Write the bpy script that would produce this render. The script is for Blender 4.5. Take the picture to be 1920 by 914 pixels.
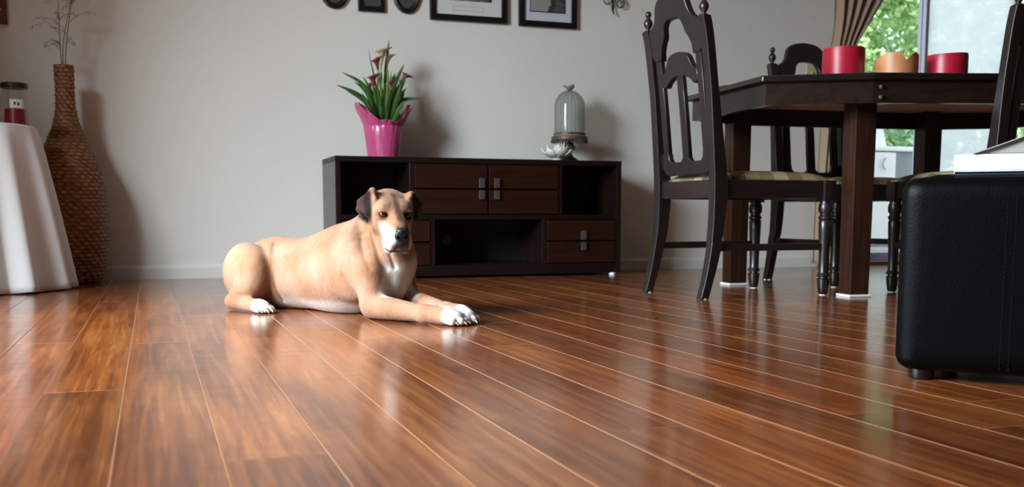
import bpy, bmesh, math, random
import numpy as np
from mathutils import Vector, Matrix

for o in list(bpy.data.objects):
    bpy.data.objects.remove(o, do_unlink=True)
S = bpy.context.scene
COL = S.collection
random.seed(7)
PI = math.pi
R = math.radians

# ------------------------------------------------------------------ camera
cam_d = bpy.data.cameras.new('camera')
cam = bpy.data.objects.new('camera', cam_d)
COL.objects.link(cam)
cam_d.sensor_width = 36.0
cam_d.lens = 1907.2 / 1920 * 36.0
cam_d.shift_y = (622.7 - 457.0) / 1920.0
cam_d.clip_start = 0.02
cam.location = (0, 0, 0.30)
cam.rotation_euler = (R(90 - 6.504), 0, -R(19.4065))
cam_d.dof.use_dof = True
cam_d.dof.focus_distance = 2.35
cam_d.dof.aperture_fstop = 6.3
S.camera = cam

# ------------------------------------------------------------------ world
W = bpy.data.worlds.new('overcast_sky')
S.world = W
W.use_nodes = True
bg = W.node_tree.nodes['Background']
bg.inputs[0].default_value = (0.86, 0.93, 1.0, 1)
bg.inputs[1].default_value = SKY_STRENGTH = 3.2

# daylight falling in through the big window in the left wall
ld = bpy.data.lights.new('sky_daylight', 'AREA')
ld.shape = 'RECTANGLE'
ld.size, ld.size_y = 5.6, 3.0
ld.energy = 3000
ld.color = (0.75, 0.895, 1.0)
lo = bpy.data.objects.new('sky_daylight', ld)
COL.objects.link(lo)
lo.location = (-3.6, 0.2, 2.9)
za = Vector((-math.cos(R(20)), 0, math.sin(R(20))))
xa = Vector((0, 1, 0))
lo.rotation_euler = Matrix((xa, za.cross(xa), za)).transposed().to_euler()

S.view_settings.view_transform = 'Standard'
S.view_settings.look = 'None'
S.view_settings.gamma = 1.0
S.view_settings.use_curve_mapping = False
S.view_settings.exposure = 0.13

# ------------------------------------------------------------------ helpers
def srgb(r, g, b):
    f = lambda c: (c / 255 / 12.92) if c / 255 <= 0.04045 else ((c / 255 + 0.055) / 1.055) ** 2.4
    return (f(r), f(g), f(b), 1.0)

class Nodes:
    def __init__(self, name):
        self.m = bpy.data.materials.new(name)
        self.m.use_nodes = True
        self.t = self.m.node_tree
        self.b = self.t.nodes['Principled BSDF']
        self.out = self.t.nodes['Material Output']
    def n(self, kind, **kw):
        nd = self.t.nodes.new(kind)
        for k, v in kw.items():
            if k.startswith('i_'):
                nd.inputs[int(k[2:])].default_value = v
            elif k.startswith('s_'):
                nd.inputs[k[2:].replace('_', ' ')].default_value = v
            else:
                setattr(nd, k, v)
        return nd
    def l(self, a, b):
        self.t.links.new(a, b)
    def coords(self, scale=(1, 1, 1), kind='Object', rot=(0, 0, 0)):
        tc = self.n('ShaderNodeTexCoord')
        mp = self.n('ShaderNodeMapping')
        mp.inputs['Scale'].default_value = scale
        mp.inputs['Rotation'].default_value = rot
        self.l(tc.outputs[kind], mp.inputs[0])
        return mp.outputs[0]
    def ramp(self, fac, stops):
        r = self.n('ShaderNodeValToRGB')
        e = r.color_ramp.elements
        while len(e) < len(stops):
            e.new(0.5)
        for i, (p, c) in enumerate(stops):
            e[i].position = p
            e[i].color = c
        self.l(fac, r.inputs[0])
        return r.outputs[0]
    def bump(self, fac, strength=0.2, dist=0.002):
        b = self.n('ShaderNodeBump')
        b.inputs['Strength'].default_value = strength
        b.inputs['Distance'].default_value = dist
        self.l(fac, b.inputs['Height'])
        self.l(b.outputs[0], self.b.inputs['Normal'])

def mat(name, col, rough=0.5, spec=0.5, metal=0.0, noise=0.0, nscale=40, bump=0.0, bdist=0.002,
        coat=0.0, sheen=0.0, trans=0.0, stretch=(1, 1, 1)):
    N = Nodes(name)
    b = N.b
    b.inputs['Base Color'].default_value = col
    b.inputs['Roughness'].default_value = rough
    b.inputs['Specular IOR Level'].default_value = spec
    b.inputs['Metallic'].default_value = metal
    b.inputs['Coat Weight'].default_value = coat
    b.inputs['Coat Roughness'].default_value = 0.15
    b.inputs['Sheen Weight'].default_value = sheen
    b.inputs['Transmission Weight'].default_value = trans
    if noise or bump:
        t = N.n('ShaderNodeTexNoise')
        t.inputs['Scale'].default_value = nscale
        t.inputs['Detail'].default_value = 5
        N.l(N.coords(stretch), t.inputs['Vector'])
        if noise:
            lo_ = tuple(c * (1 - noise) for c in col[:3]) + (1,)
            hi_ = tuple(min(1, c * (1 + noise)) for c in col[:3]) + (1,)
            N.l(N.ramp(t.outputs['Fac'], [(0.3, lo_), (0.7, hi_)]), b.inputs['Base Color'])
        if bump:
            N.bump(t.outputs['Fac'], bump, bdist)
    return N.m

class MB:
    """collects simple shapes into one mesh"""
    def __init__(self):
        self.v, self.f = [], []
    def add(self, vs, fs):
        o = len(self.v)
        self.v += [tuple(p) for p in vs]
        self.f += [tuple(i + o for i in q) for q in fs]
        return self
    def box(self, lo, hi, bev=0.0, M=None):
        x0, y0, z0 = lo
        x1, y1, z1 = hi
        if bev <= 0:
            vs = [(x0, y0, z0), (x1, y0, z0), (x1, y1, z0), (x0, y1, z0), (x0, y0, z1), (x1, y0, z1), (x1, y1, z1), (x0, y1, z1)]
            fs = [(0, 3, 2, 1), (4, 5, 6, 7), (0, 1, 5, 4), (1, 2, 6, 5), (2, 3, 7, 6), (3, 0, 4, 7)]
        else:
            bm = bmesh.new()
            bmesh.ops.create_cube(bm, size=1)
            for v in bm.verts:
                v.co = Vector(((x0 + x1) / 2 + v.co.x * (x1 - x0), (y0 + y1) / 2 + v.co.y * (y1 - y0), (z0 + z1) / 2 + v.co.z * (z1 - z0)))
            bmesh.ops.bevel(bm, geom=bm.edges[:], offset=bev, segments=2, profile=0.5, affect='EDGES')
            bm.verts.index_update()
            vs = [v.co.copy() for v in bm.verts]
            fs = [[v.index for v in f.verts] for f in bm.faces]
            bm.free()
        if M is not None:
            vs = [M @ Vector(p) for p in vs]
        return self.add(vs, fs)
    def lathe(self, prof, c=(0, 0, 0), seg=24, M=None, cap=True):
        vs, fs = [], []
        n = len(prof)
        for r, z in prof:
            for k in range(seg):
                a = 2 * PI * k / seg
                vs.append((r * math.cos(a), r * math.sin(a), z))
        for i in range(n - 1):
            for k in range(seg):
                a, b = i * seg + k, i * seg + (k + 1) % seg
                fs.append((a, b, b + seg, a + seg))
        if cap:
            fs.append(tuple(range(seg - 1, -1, -1)))
            fs.append(tuple(range((n - 1) * seg, n * seg)))
        if M is not None:
            vs = [M @ Vector(p) for p in vs]
        vs = [(p[0] + c[0], p[1] + c[1], p[2] + c[2]) for p in vs]
        return self.add(vs, fs)
    def tube(self, path, rad, seg=8, closed=False, flat=1.0):
        P = [Vector(p) for p in path]
        n = len(P)
        if not hasattr(rad, '__len__'):
            rad = [rad] * n
        vs, fs = [], []
        prev = None
        for i in range(n):
            if closed:
                d = (P[(i + 1) % n] - P[i - 1]).normalized()
            else:
                d = (P[min(i + 1, n - 1)] - P[max(i - 1, 0)]).normalized()
            if prev is None:
                a = d.orthogonal().normalized()
            else:
                a = (prev - d * prev.dot(d)).normalized()
            prev = a
            b = d.cross(a)
            for k in range(seg):
                t = 2 * PI * k / seg
                vs.append(P[i] + (a * math.cos(t) + b * math.sin(t) * flat) * rad[i])
        for i in range(n - 1 + (1 if closed else 0)):
            for k in range(seg):
                q, w = (i % n) * seg + k, (i % n) * seg + (k + 1) % seg
                e, g = ((i + 1) % n) * seg + (k + 1) % seg, ((i + 1) % n) * seg + k
                fs.append((q, w, e, g))
        if not closed:
            fs.append(tuple(range(seg - 1, -1, -1)))
            fs.append(tuple(range((n - 1) * seg, n * seg)))
        return self.add(vs, fs)
    def prism(self, poly, z0, z1, M=None):
        n = len(poly)
        vs = [(x, y, z0) for x, y in poly] + [(x, y, z1) for x, y in poly]
        fs = [tuple(range(n - 1, -1, -1)), tuple(range(n, 2 * n))]
        fs += [(i, (i + 1) % n, (i + 1) % n + n, i + n) for i in range(n)]
        if M is not None:
            vs = [M @ Vector(p) for p in vs]
        return self.add(vs, fs)
    def build(self, name, m=None, parent=None, smooth=False, bevel=0.0, loc=None):
        me = bpy.data.meshes.new(name)
        me.from_pydata(self.v, [], self.f)
        me.update()
        bm = bmesh.new()
        bm.from_mesh(me)
        bmesh.ops.recalc_face_normals(bm, faces=bm.faces[:])
        bm.to_mesh(me)
        bm.free()
        if m:
            me.materials.append(m)
        o = bpy.data.objects.new(name, me)
        COL.objects.link(o)
        if parent:
            o.parent = parent
        if loc:
            o.location = loc
        if bevel > 0:
            bv = o.modifiers.new('edge', 'BEVEL')
            bv.width = bevel
            bv.segments = 2
            bv.limit_method = 'ANGLE'
            bv.angle_limit = R(35)
        if smooth:
            for p in me.polygons:
                p.use_smooth = True
            sharp_by_angle(me, R(42))
        return o

def sharp_by_angle(me, ang):
    bm = bmesh.new()
    bm.from_mesh(me)
    for e in bm.edges:
        if len(e.link_faces) == 2 and e.calc_face_angle(0) > ang:
            e.smooth = False
    bm.to_mesh(me)
    bm.free()

def curve_plate(name, loops, depth, bevel, m, parent, to3):
    """flat outline with holes -> a bevelled plate; to3 maps (x, y, d) to the parent's space"""
    cd = bpy.data.curves.new(name, 'CURVE')
    cd.dimensions = '2D'
    cd.fill_mode = 'BOTH'
    cd.extrude = depth / 2 - bevel
    cd.bevel_depth = bevel
    cd.bevel_resolution = 1
    for lp in loops:
        sp = cd.splines.new('POLY')
        sp.points.add(len(lp) - 1)
        for p, q in zip(sp.points, lp):
            p.co = (q[0], q[1], 0, 1)
        sp.use_cyclic_u = True
    tmp = bpy.data.objects.new(name, cd)
    COL.objects.link(tmp)
    dg = bpy.context.evaluated_depsgraph_get()
    me = bpy.data.meshes.new_from_object(tmp.evaluated_get(dg))
    bpy.data.objects.remove(tmp, do_unlink=True)
    me.name = name
    for v in me.vertices:
        v.co = to3(*v.co)
    me.materials.clear()
    me.materials.append(m)
    o = bpy.data.objects.new(name, me)
    COL.objects.link(o)
    o.parent = parent
    return o

def smooth_path(pts, n=6, closed=False):
    """Catmull-Rom through points of any dimension"""
    P = [np.array(p, float) for p in pts]
    out = []
    m = len(P)
    rng = range(m if closed else m - 1)
    for i in rng:
        if closed:
            p0, p1, p2, p3 = P[i - 1], P[i], P[(i + 1) % m], P[(i + 2) % m]
        else:
            p0, p1, p2, p3 = P[max(i - 1, 0)], P[i], P[i + 1], P[min(i + 2, m - 1)]
        for k in range(n):
            t = k / n
            out.append(0.5 * (2 * p1 + (p2 - p0) * t + (2 * p0 - 5 * p1 + 4 * p2 - p3) * t * t + (3 * p1 - p0 - 3 * p2 + p3) * t ** 3))
    if not closed:
        out.append(P[-1])
    return [tuple(p) for p in out]

def tag(o, label, cat, group=None, kind=None):
    o['label'] = label
    o['category'] = cat
    if group:
        o['group'] = group
    if kind:
        o['kind'] = kind
    return o

def thing(name, label, cat, loc=(0, 0, 0), rz=0.0, group=None):
    o = bpy.data.objects.new(name, None)
    o.empty_display_size = 0.1
    COL.objects.link(o)
    o.location = loc
    o.rotation_euler = (0, 0, rz)
    return tag(o, label, cat, group)

def struct(o):
    o['kind'] = 'structure'
    return o

def copy_tree(o, parent=None):
    c = o.copy()
    COL.objects.link(c)
    c.parent = parent
    for ch in list(o.children):
        copy_tree(ch, c)
    return c

# ------------------------------------------------------------------ shared materials
def wood_mat(name, dark, light, rough=0.35, axis='Z', coat=0.25, spec=0.5, gs=1.0):
    N = Nodes(name)
    sc = {'X': (1.2, 18, 18), 'Y': (18, 1.2, 18), 'Z': (18, 18, 1.2)}[axis]
    sc = tuple(s * gs for s in sc)
    t = N.n('ShaderNodeTexNoise')
    t.inputs['Scale'].default_value = 3.0
    t.inputs['Detail'].default_value = 7
    t.inputs['Roughness'].default_value = 0.65
    t.inputs['Distortion'].default_value = 0.6
    N.l(N.coords(sc), t.inputs['Vector'])
    N.l(N.ramp(t.outputs['Fac'], [(0.32, dark), (0.68, light)]), N.b.inputs['Base Color'])
    N.b.inputs['Roughness'].default_value = rough
    N.b.inputs['Specular IOR Level'].default_value = spec
    N.b.inputs['Coat Weight'].default_value = coat
    N.b.inputs['Coat Roughness'].default_value = 0.2
    N.bump(t.outputs['Fac'], 0.08, 0.002)
    return N.m

def wall_mat(name, col):
    N = Nodes(name)
    t = N.n('ShaderNodeTexNoise')
    t.inputs['Scale'].default_value = 70
    t.inputs['Detail'].default_value = 3
    N.l(N.coords(), t.inputs['Vector'])
    t2 = N.n('ShaderNodeTexNoise')
    t2.inputs['Scale'].default_value = 1.3
    N.l(N.coords(), t2.inputs['Vector'])
    lo_ = tuple(c * 0.97 for c in col[:3]) + (1,)
    N.l(N.ramp(t2.outputs['Fac'], [(0.3, lo_), (0.7, col)]), N.b.inputs['Base Color'])
    N.b.inputs['Roughness'].default_value = 0.75
    N.b.inputs['Specular IOR Level'].default_value = 0.25
    N.bump(t.outputs['Fac'], 0.25, 0.004)
    return N.m

M_wall = wall_mat('wall_paint', srgb(223, 218, 208))
M_wall2 = wall_mat('taupe_wall_paint', srgb(114, 94, 72))
M_ceil = wall_mat('ceiling_paint', srgb(206, 200, 190))
M_base = mat('baseboard_paint', srgb(218, 214, 206), 0.45)
M_espresso = wood_mat('espresso_wood', srgb(22, 15, 14), srgb(36, 26, 24), 0.38, 'Z', 0.25)
M_espresso_x = wood_mat('espresso_wood_long', srgb(24, 15, 14), srgb(40, 27, 24), 0.3, 'X', 0.4)
M_black = mat('black_frame', srgb(16, 14, 14), 0.35, noise=0.15, nscale=60)
# ------------------------------------------------------------------ the room
XL, XR, YF, YB, ZC = -1.25, 6.3, -2.2, 5.15, 2.5
DX0, DX1, DZ = 3.865, 5.88, 2.05          # sliding door opening in the back wall
WY0, WY1, WZ0, WZ1 = 1.1, 3.3, 0.10, 2.15  # big window in the left wall
T = 0.12
b = MB()
b.box((XL - T, YB, 0), (DX0, YB + T, ZC)).box((DX1, YB, 0), (XR + T, YB + T, ZC)).box((DX0, YB, DZ), (DX1, YB + T, ZC))
struct(b.build('wall_back', M_wall))
b = MB()
b.box((XL - T, YF, 0), (XL, WY0, ZC)).box((XL - T, WY1, 0), (XL, YB, ZC)).box((XL - T, WY0, WZ1), (XL, WY1, ZC)).box((XL - T, WY0, -0.05), (XL, WY1, WZ0))
struct(b.build('wall_left', M_wall2))
struct(MB().box((XL - T - 1.25, 0.86, -0.05), (XL - T, 0.98, 2.6)).build('added_shade_wall', M_wall2))  # added unseen wing wall, blocks sky light to darken the left corner
struct(MB().box((XR, YF, 0), (XR + T, YB, ZC)).build('wall_right', M_wall2))
struct(MB().box((XL - T, YF - T, 0), (XR + T, YF, ZC)).build('wall_front', M_wall2))
struct(MB().box((XL - T, YF - T, ZC), (XR + T, YB + T, ZC + 0.1)).build('ceiling', M_ceil))

def baseboard(name, x0, x1):
    m = MB()
    prof = [(0, 0), (-0.014, 0), (-0.014, 0.052), (-0.009, 0.062), (-0.004, 0.066), (0, 0.066)]
    n = len(prof)
    vs = [(x0, YB + p[0], p[1]) for p in prof] + [(x1, YB + p[0], p[1]) for p in prof]
    fs = [tuple(range(n)), tuple(range(2 * n - 1, n - 1, -1))] + [(i, (i + 1) % n, (i + 1) % n + n, i + n) for i in range(n)]
    m.add(vs, fs)
    return struct(m.build(name, M_base))
baseboard('baseboard_back', XL, DX0 - 0.02)
baseboard('baseboard_back_right', DX1 + 0.02, XR)

# ---- floor: strand bamboo planks, each one an object
def plank_material():
    N = Nodes('strand_bamboo')
    info = N.n('ShaderNodeObjectInfo')
    tc = N.n('ShaderNodeTexCoord')
    off = N.n('ShaderNodeVectorMath', operation='SCALE')
    comb = N.n('ShaderNodeCombineXYZ')
    N.l(info.outputs['Random'], comb.inputs[0])
    N.l(info.outputs['Random'], comb.inputs[1])
    N.l(comb.outputs[0], off.inputs[0])
    off.inputs['Scale'].default_value = 37.0
    add = N.n('ShaderNodeVectorMath', operation='ADD')
    N.l(tc.outputs['Object'], add.inputs[0])
    N.l(off.outputs[0], add.inputs[1])
    def noise(scale, vec, detail=6, rough=0.6, dist=0.0):
        mp = N.n('ShaderNodeMapping')
        mp.inputs['Scale'].default_value = vec
        N.l(add.outputs[0], mp.inputs[0])
        t = N.n('ShaderNodeTexNoise')
        t.inputs['Scale'].default_value = scale
        t.inputs['Detail'].default_value = detail
        t.inputs['Roughness'].default_value = rough
        t.inputs['Distortion'].default_value = dist
        N.l(mp.outputs[0], t.inputs['Vector'])
        return t.outputs['Fac']
    streak = noise(2.2, (30, 0.9, 1), 8, 0.7, 0.45)
    fine = noise(9.0, (30, 1.1, 1), 4, 0.6)
    broad = noise(1.6, (4.5, 1.0, 1), 4, 0.6, 0.4)
    scr = noise(3.0, (3.0, 9.0, 1), 3, 0.5)
    mix1 = N.n('ShaderNodeMath', operation='MULTIPLY_ADD', i_1=0.60)
    N.l(streak, mix1.inputs[0])
    m0 = N.n('ShaderNodeMath', operation='MULTIPLY', i_1=0.40)
    N.l(broad, m0.inputs[0])
    N.l(m0.outputs[0], mix1.inputs[2])
    rmp = N.ramp(mix1.outputs[0], [(0.30, srgb(62, 28, 13)), (0.44, srgb(110, 55, 23)), (0.56, srgb(146, 82, 38)), (0.70, srgb(182, 116, 62))])
    # per-plank tone held in the object's colour
    mul = N.n('ShaderNodeMix', data_type='RGBA', blend_type='MULTIPLY')
    mul.inputs['Factor'].default_value = 1.0
    N.l(rmp, mul.inputs['A'])
    N.l(info.outputs['Color'], mul.inputs['B'])
    fr = N.ramp(fine, [(0.35, (0.82, 0.82, 0.82, 1)), (0.65, (1.1, 1.1, 1.1, 1))])
    mul2 = N.n('ShaderNodeMix', data_type='RGBA', blend_type='MULTIPLY')
    mul2.inputs['Factor'].default_value = 1.0
    N.l(mul.outputs['Result'], mul2.inputs['A'])
    N.l(fr, mul2.inputs['B'])
    N.l(mul2.outputs['Result'], N.b.inputs['Base Color'])
    rr = N.ramp(scr, [(0.2, (0.17, 0.17, 0.17, 1)), (0.8, (0.27, 0.27, 0.27, 1))])
    N.l(rr, N.b.inputs['Roughness'])
    N.b.inputs['Specular IOR Level'].default_value = 0.5
    N.b.inputs['Coat Weight'].default_value = 0.4
    N.b.inputs['Coat Roughness'].default_value = 0.12
    hsum = N.n('ShaderNodeMath', operation='MULTIPLY_ADD', i_1=0.4)
    N.l(fine, hsum.inputs[0])
    N.l(scr, hsum.inputs[2])
    N.bump(hsum.outputs[0], 0.035, 0.002)
    return N.m
M_plank = plank_material()
M_bevel = mat('painted_bevel_highlight', srgb(160, 114, 84), 0.3, coat=0.4)  # bright seam highlights painted into the bevel colour
M_sub = mat('floor_underlay', srgb(60, 34, 22), 0.6)
floor = struct(MB().box((XL, YF, -0.05), (XR, YB, -0.0135)).build('floor', M_sub))
PW, PX0 = 0.1285, 0.0715
fixed = {4: 1.274, 7: 1.266, -1: 2.546, -2: 1.872, 0: 1.27, 8: 1.115, 2: 2.64}
tones = {(4, 0): (0.95, 0.88, 0.84), (4, 1): (0.74, 0.62, 0.58), (7, 0): (0.62, 0.55, 0.54), (7, 1): (0.86, 0.66, 0.58), (-1, 0): (0.80, 0.80, 0.80),
         (-1, 1): (1.02, 0.95, 0.88), (-2, 0): (0.74, 0.78, 0.74), (-2, 1): (0.92, 0.86, 0.78), (8, 0): (0.66, 0.6, 0.55), (8, 1): (0.82, 0.74, 0.68), (5, 0): (0.86, 0.72, 0.64), (6, 0): (1.05, 0.95, 0.85)}
prnd = random.Random(11)
mesh_cache = {}
def plank_mesh(w, ln):
    key = (round(w, 4), round(ln, 3))
    if key not in mesh_cache:
        g, c, t = 0.00020, 0.0009, 0.013
        x0, x1, y0, y1 = g, w - g, g, ln - g
        vs = [(x0, y0, -t), (x1, y0, -t), (x1, y1, -t), (x0, y1, -t),
              (x0, y0, -c), (x1, y0, -c), (x1, y1, -c), (x0, y1, -c),
              (x0 + c, y0 + c, 0), (x1 - c, y0 + c, 0), (x1 - c, y1 - c, 0), (x0 + c, y1 - c, 0)]
        fs = [(0, 3, 2, 1), (0, 1, 5, 4), (1, 2, 6, 5), (2, 3, 7, 6), (3, 0, 4, 7),
              (4, 5, 9, 8), (5, 6, 10, 9), (6, 7, 11, 10), (7, 4, 8, 11), (8, 9, 10, 11)]
        me = bpy.data.meshes.new('plank')
        me.from_pydata(vs, [], fs)
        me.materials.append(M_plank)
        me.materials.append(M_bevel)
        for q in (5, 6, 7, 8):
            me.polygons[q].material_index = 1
        mesh_cache[key] = me
    return mesh_cache[key]
PLEN, PY0 = 1.95, -1.2
for k in range(int(math.floor((XL - PX0) / PW)) + 1, int((XR - PX0) / PW)):
    x = PX0 + k * PW
    j = fixed.get(k, None)
    if j is None:
        j = prnd.uniform(0.2, 2.1)
    cuts = [PY0]
    y = j
    while y - PLEN > PY0 + 0.25:
        y -= PLEN
    idx0 = round((y - j) / PLEN)
    while y < YB - 0.1:
        cuts.append(y)
        y += PLEN
    cuts.append(YB)
    for i in range(len(cuts) - 1):
        a, c = cuts[i], cuts[i + 1]
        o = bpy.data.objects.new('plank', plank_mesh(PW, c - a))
        COL.objects.link(o)
        o.parent = floor
        o.location = (x, a, 0)
        seg = i - 1 + idx0 + 0          # 0 = piece that ends at the fixed joint, 1 = the one beyond it
        piece = 0 if abs(c - j) < 1e-6 else (1 if abs(a - j) < 1e-6 else 9)
        tn = tones.get((k, piece))
        if tn is None:
            v = prnd.uniform(0.72, 1.08)
            h = prnd.uniform(-0.05, 0.05)
            tn = (v, v * (0.96 + h), v * (0.93 + h))
        o.color = (*tn, 1)

# ---- sliding door in the back wall
M_alu = mat('aluminium_frame', srgb(138, 136, 150), 0.45, metal=0.1, noise=0.1, nscale=30)
M_sill = mat('bronze_sill', srgb(84, 52, 36), 0.45, metal=0.2)
def glass_mat(name, tint=(1, 1, 1, 1), refl=0.06):
    N = Nodes(name)
    tr = N.n('ShaderNodeBsdfTransparent')
    tr.inputs[0].default_value = tint
    gl = N.n('ShaderNodeBsdfGlossy')
    gl.inputs['Roughness'].default_value = 0.02
    mx = N.n('ShaderNodeMixShader')
    mx.inputs[0].default_value = refl
    N.l(tr.outputs[0], mx.inputs[1])
    N.l(gl.outputs[0], mx.inputs[2])
    N.l(mx.outputs[0], N.out.inputs[0])
    return N.m
M_glass = glass_mat('window_glass', (0.95, 0.98, 0.97, 1))
def hazy_mat():
    """insect screen with a pale hazy weave that catches the daylight"""
    N = Nodes('hazy_screen')
    tr = N.n('ShaderNodeBsdfTransparent')
    tl = N.n('ShaderNodeBsdfTranslucent')
    tl.inputs[0].default_value = (0.62, 0.64, 0.66, 1)
    t = N.n('ShaderNodeTexNoise')
    t.inputs['Scale'].default_value = 7.0
    t.inputs['Detail'].default_value = 6
    N.l(N.coords((1, 1, 1.4)), t.inputs['Vector'])
    f = N.ramp(t.outputs['Fac'], [(0.3, (0.55, 0.55, 0.55, 1)), (0.7, (0.92, 0.92, 0.92, 1))])
    mx = N.n('ShaderNodeMixShader')
    N.l(f, mx.inputs[0])
    N.l(tr.outputs[0], mx.inputs[1])
    N.l(tl.outputs[0], mx.inputs[2])
    N.l(mx.outputs[0], N.out.inputs[0])
    return N.m
M_haze = hazy_mat()
win = bpy.data.objects.new('window_1', None)
COL.objects.link(win)
win.location = (DX0, YB, 0)
struct(win)
win['label'] = 'grey framed sliding glass door looking onto the garden'
WD = DX1 - DX0
fr = MB()
fr.box((0, 0.01, 0), (0.045, 0.11, DZ)).box((WD - 0.045, 0.01, 0), (WD, 0.11, DZ)).box((0, 0.01, DZ - 0.05), (WD, 0.11, DZ))
fr.build('frame', M_alu, win, bevel=0.003)
MB().box((0, -0.01, 0.0), (WD, 0.115, 0.024)).build('sill', M_sill, win, bevel=0.003)
pans = [(0.03, 0.657, 0.075), (0.631, 1.355, 0.035), (1.329, WD - 0.03, 0.075)]
for i, (a, c, y) in enumerate(pans):
    s = MB()
    s.box((a, y - 0.016, 0.03), (a + 0.024, y + 0.016, DZ - 0.04)).box((c - 0.024, y - 0.016, 0.03), (c, y + 0.016, DZ - 0.04))
    s.box((a, y - 0.016, 0.024), (c, y + 0.016, 0.075)).box((a, y - 0.016, DZ - 0.09), (c, y + 0.016, DZ - 0.04))
    so = s.build('sash', M_alu, win, bevel=0.003)
    g = MB().box((a + 0.02, y - 0.002, 0.07), (c - 0.02, y + 0.002, DZ - 0.085)).build('pane', M_glass, so)
    if i == 1:
        MB().box((a + 0.02, y + 0.006, 0.07), (c - 0.02, y + 0.0075, DZ - 0.085)).build('screen', M_haze, so)

# ---- the big window of the left wall (out of the picture, lets the daylight in)
w2 = bpy.data.objects.new('window_2', None)
COL.objects.link(w2)
w2.location = (XL - 0.06, WY0, WZ0)
struct(w2)
wl, wh = WY1 - WY0, WZ1 - WZ0
m = MB()
m.box((-0.03, 0, 0), (0.03, 0.04, wh)).box((-0.03, wl - 0.04, 0), (0.03, wl, wh)).box((-0.03, 0, 0), (0.03, wl, 0.04)).box((-0.03, 0, wh - 0.04), (0.03, wl, wh)).box((-0.02, wl / 2 - 0.02, 0), (0.02, wl / 2 + 0.02, wh))
m.build('frame', M_alu, w2)
# ------------------------------------------------------------------ media console
M_cab = wood_mat('console_wood', srgb(15, 8, 6), srgb(26, 13, 9), 0.45, 'X', 0.04, 0.25)
M_cab_v = wood_mat('console_wood_upright', srgb(18, 10, 7), srgb(32, 17, 11), 0.36, 'Z', 0.3, 0.4)
M_cab_in = mat('console_inside', srgb(20, 13, 11), 0.6, noise=0.2)
M_door = wood_mat('console_front_wood', srgb(28, 10, 4), srgb(48, 19, 8), 0.45, 'X', 0.03, 0.22)
M_steel = mat('brushed_steel', srgb(150, 145, 142), 0.32, metal=0.9, noise=0.1, nscale=90, stretch=(1, 1, 12))
M_felt = mat('white_felt', srgb(230, 228, 224), 0.8)
M_grommet = mat('grey_grommet', srgb(120, 116, 110), 0.5)
CX0, CX1, CYF, CYB, CH = 0.807, 2.265, 4.75, 5.115, 0.577
cab = thing('media_console', 'long low dark brown media console with doors and open shelves against the wall', 'console', (CX0, CYF, 0))
cw, cdp = CX1 - CX0, CYB - CYF
def cbox(name, lo, hi, m, parent=cab, bev=0.002):
    return MB().box(lo, hi).build(name, m, parent, bevel=bev)
cbox('top', (0, 0, CH - 0.026), (cw, cdp, CH), M_cab)
cbox('side_panel', (0, 0.002, 0.012), (0.026, cdp, CH - 0.026), M_cab_v)
cbox('side_panel', (cw - 0.026, 0.002, 0.012), (cw, cdp, CH - 0.026), M_cab_v)
cbox('plinth', (0.026, 0.004, 0.012), (cw - 0.026, cdp, 0.062), M_cab)
cbox('back_panel', (0.026, cdp - 0.012, 0.062), (cw - 0.026, cdp - 0.002, CH - 0.026), M_cab_in)
cbox('shelf', (0.026, 0.006, 0.282), (cw - 0.026, cdp - 0.012, 0.306), M_cab)
for x in (0.352, 1.112):
    cbox('divider', (x, 0.006, 0.306), (x + 0.024, cdp - 0.012, CH - 0.026), M_cab_v)
for x in (0.452, 1.028):
    cbox('divider', (x, 0.006, 0.062), (x + 0.024, cdp - 0.012, 0.282), M_cab_v)
def front(x0, x1, z0, z1, hx, hz0, hz1):
    d = cbox('drawer_front', (x0 + 0.002, -0.001, z0 + 0.002), (x1 - 0.002, 0.02, z1 - 0.002), M_door, cab, 0.002)
    h = MB().box((hx - 0.014, -0.016, hz0), (hx + 0.014, -0.010, hz1)).box((hx - 0.006, -0.011, hz0 + 0.008), (hx + 0.006, 0.0, hz1 - 0.008))
    h.build('handle', M_steel, d, bevel=0.0015)
for x0, x1, hx in ((0.376, 0.742, 0.708), (0.746, 1.112, 0.785)):
    front(x0, x1, 0.431, CH - 0.028, hx, 0.435, 0.482)
    front(x0, x1, 0.308, 0.428, hx, 0.380, 0.424)
for x0, x1, hx in ((0.028, 0.452, 0.24), (1.052, cw - 0.028, 1.246)):
    front(x0, x1, 0.176, 0.280, hx, 0.180, 0.226)
    front(x0, x1, 0.064, 0.173, hx, 0.128, 0.169)
MB().lathe([(0.026, -0.003), (0.026, 0.003), (0.020, 0.004)], (0, 0, 0), 20, Matrix.Translation((0.63, cdp - 0.014, 0.175)) @ Matrix.Rotation(R(90), 4, 'X')).build('cable_grommet', M_grommet, cab, smooth=True)
for x, y in ((0.02, 0.02), (cw - 0.04, 0.015), (0.02, cdp - 0.03), (cw - 0.04, cdp - 0.03)):
    MB().lathe([(0.016, 0), (0.017, 0.006), (0.014, 0.012)], (x, y, 0), 14).build('felt_pad', M_felt, cab, smooth=True)

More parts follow.
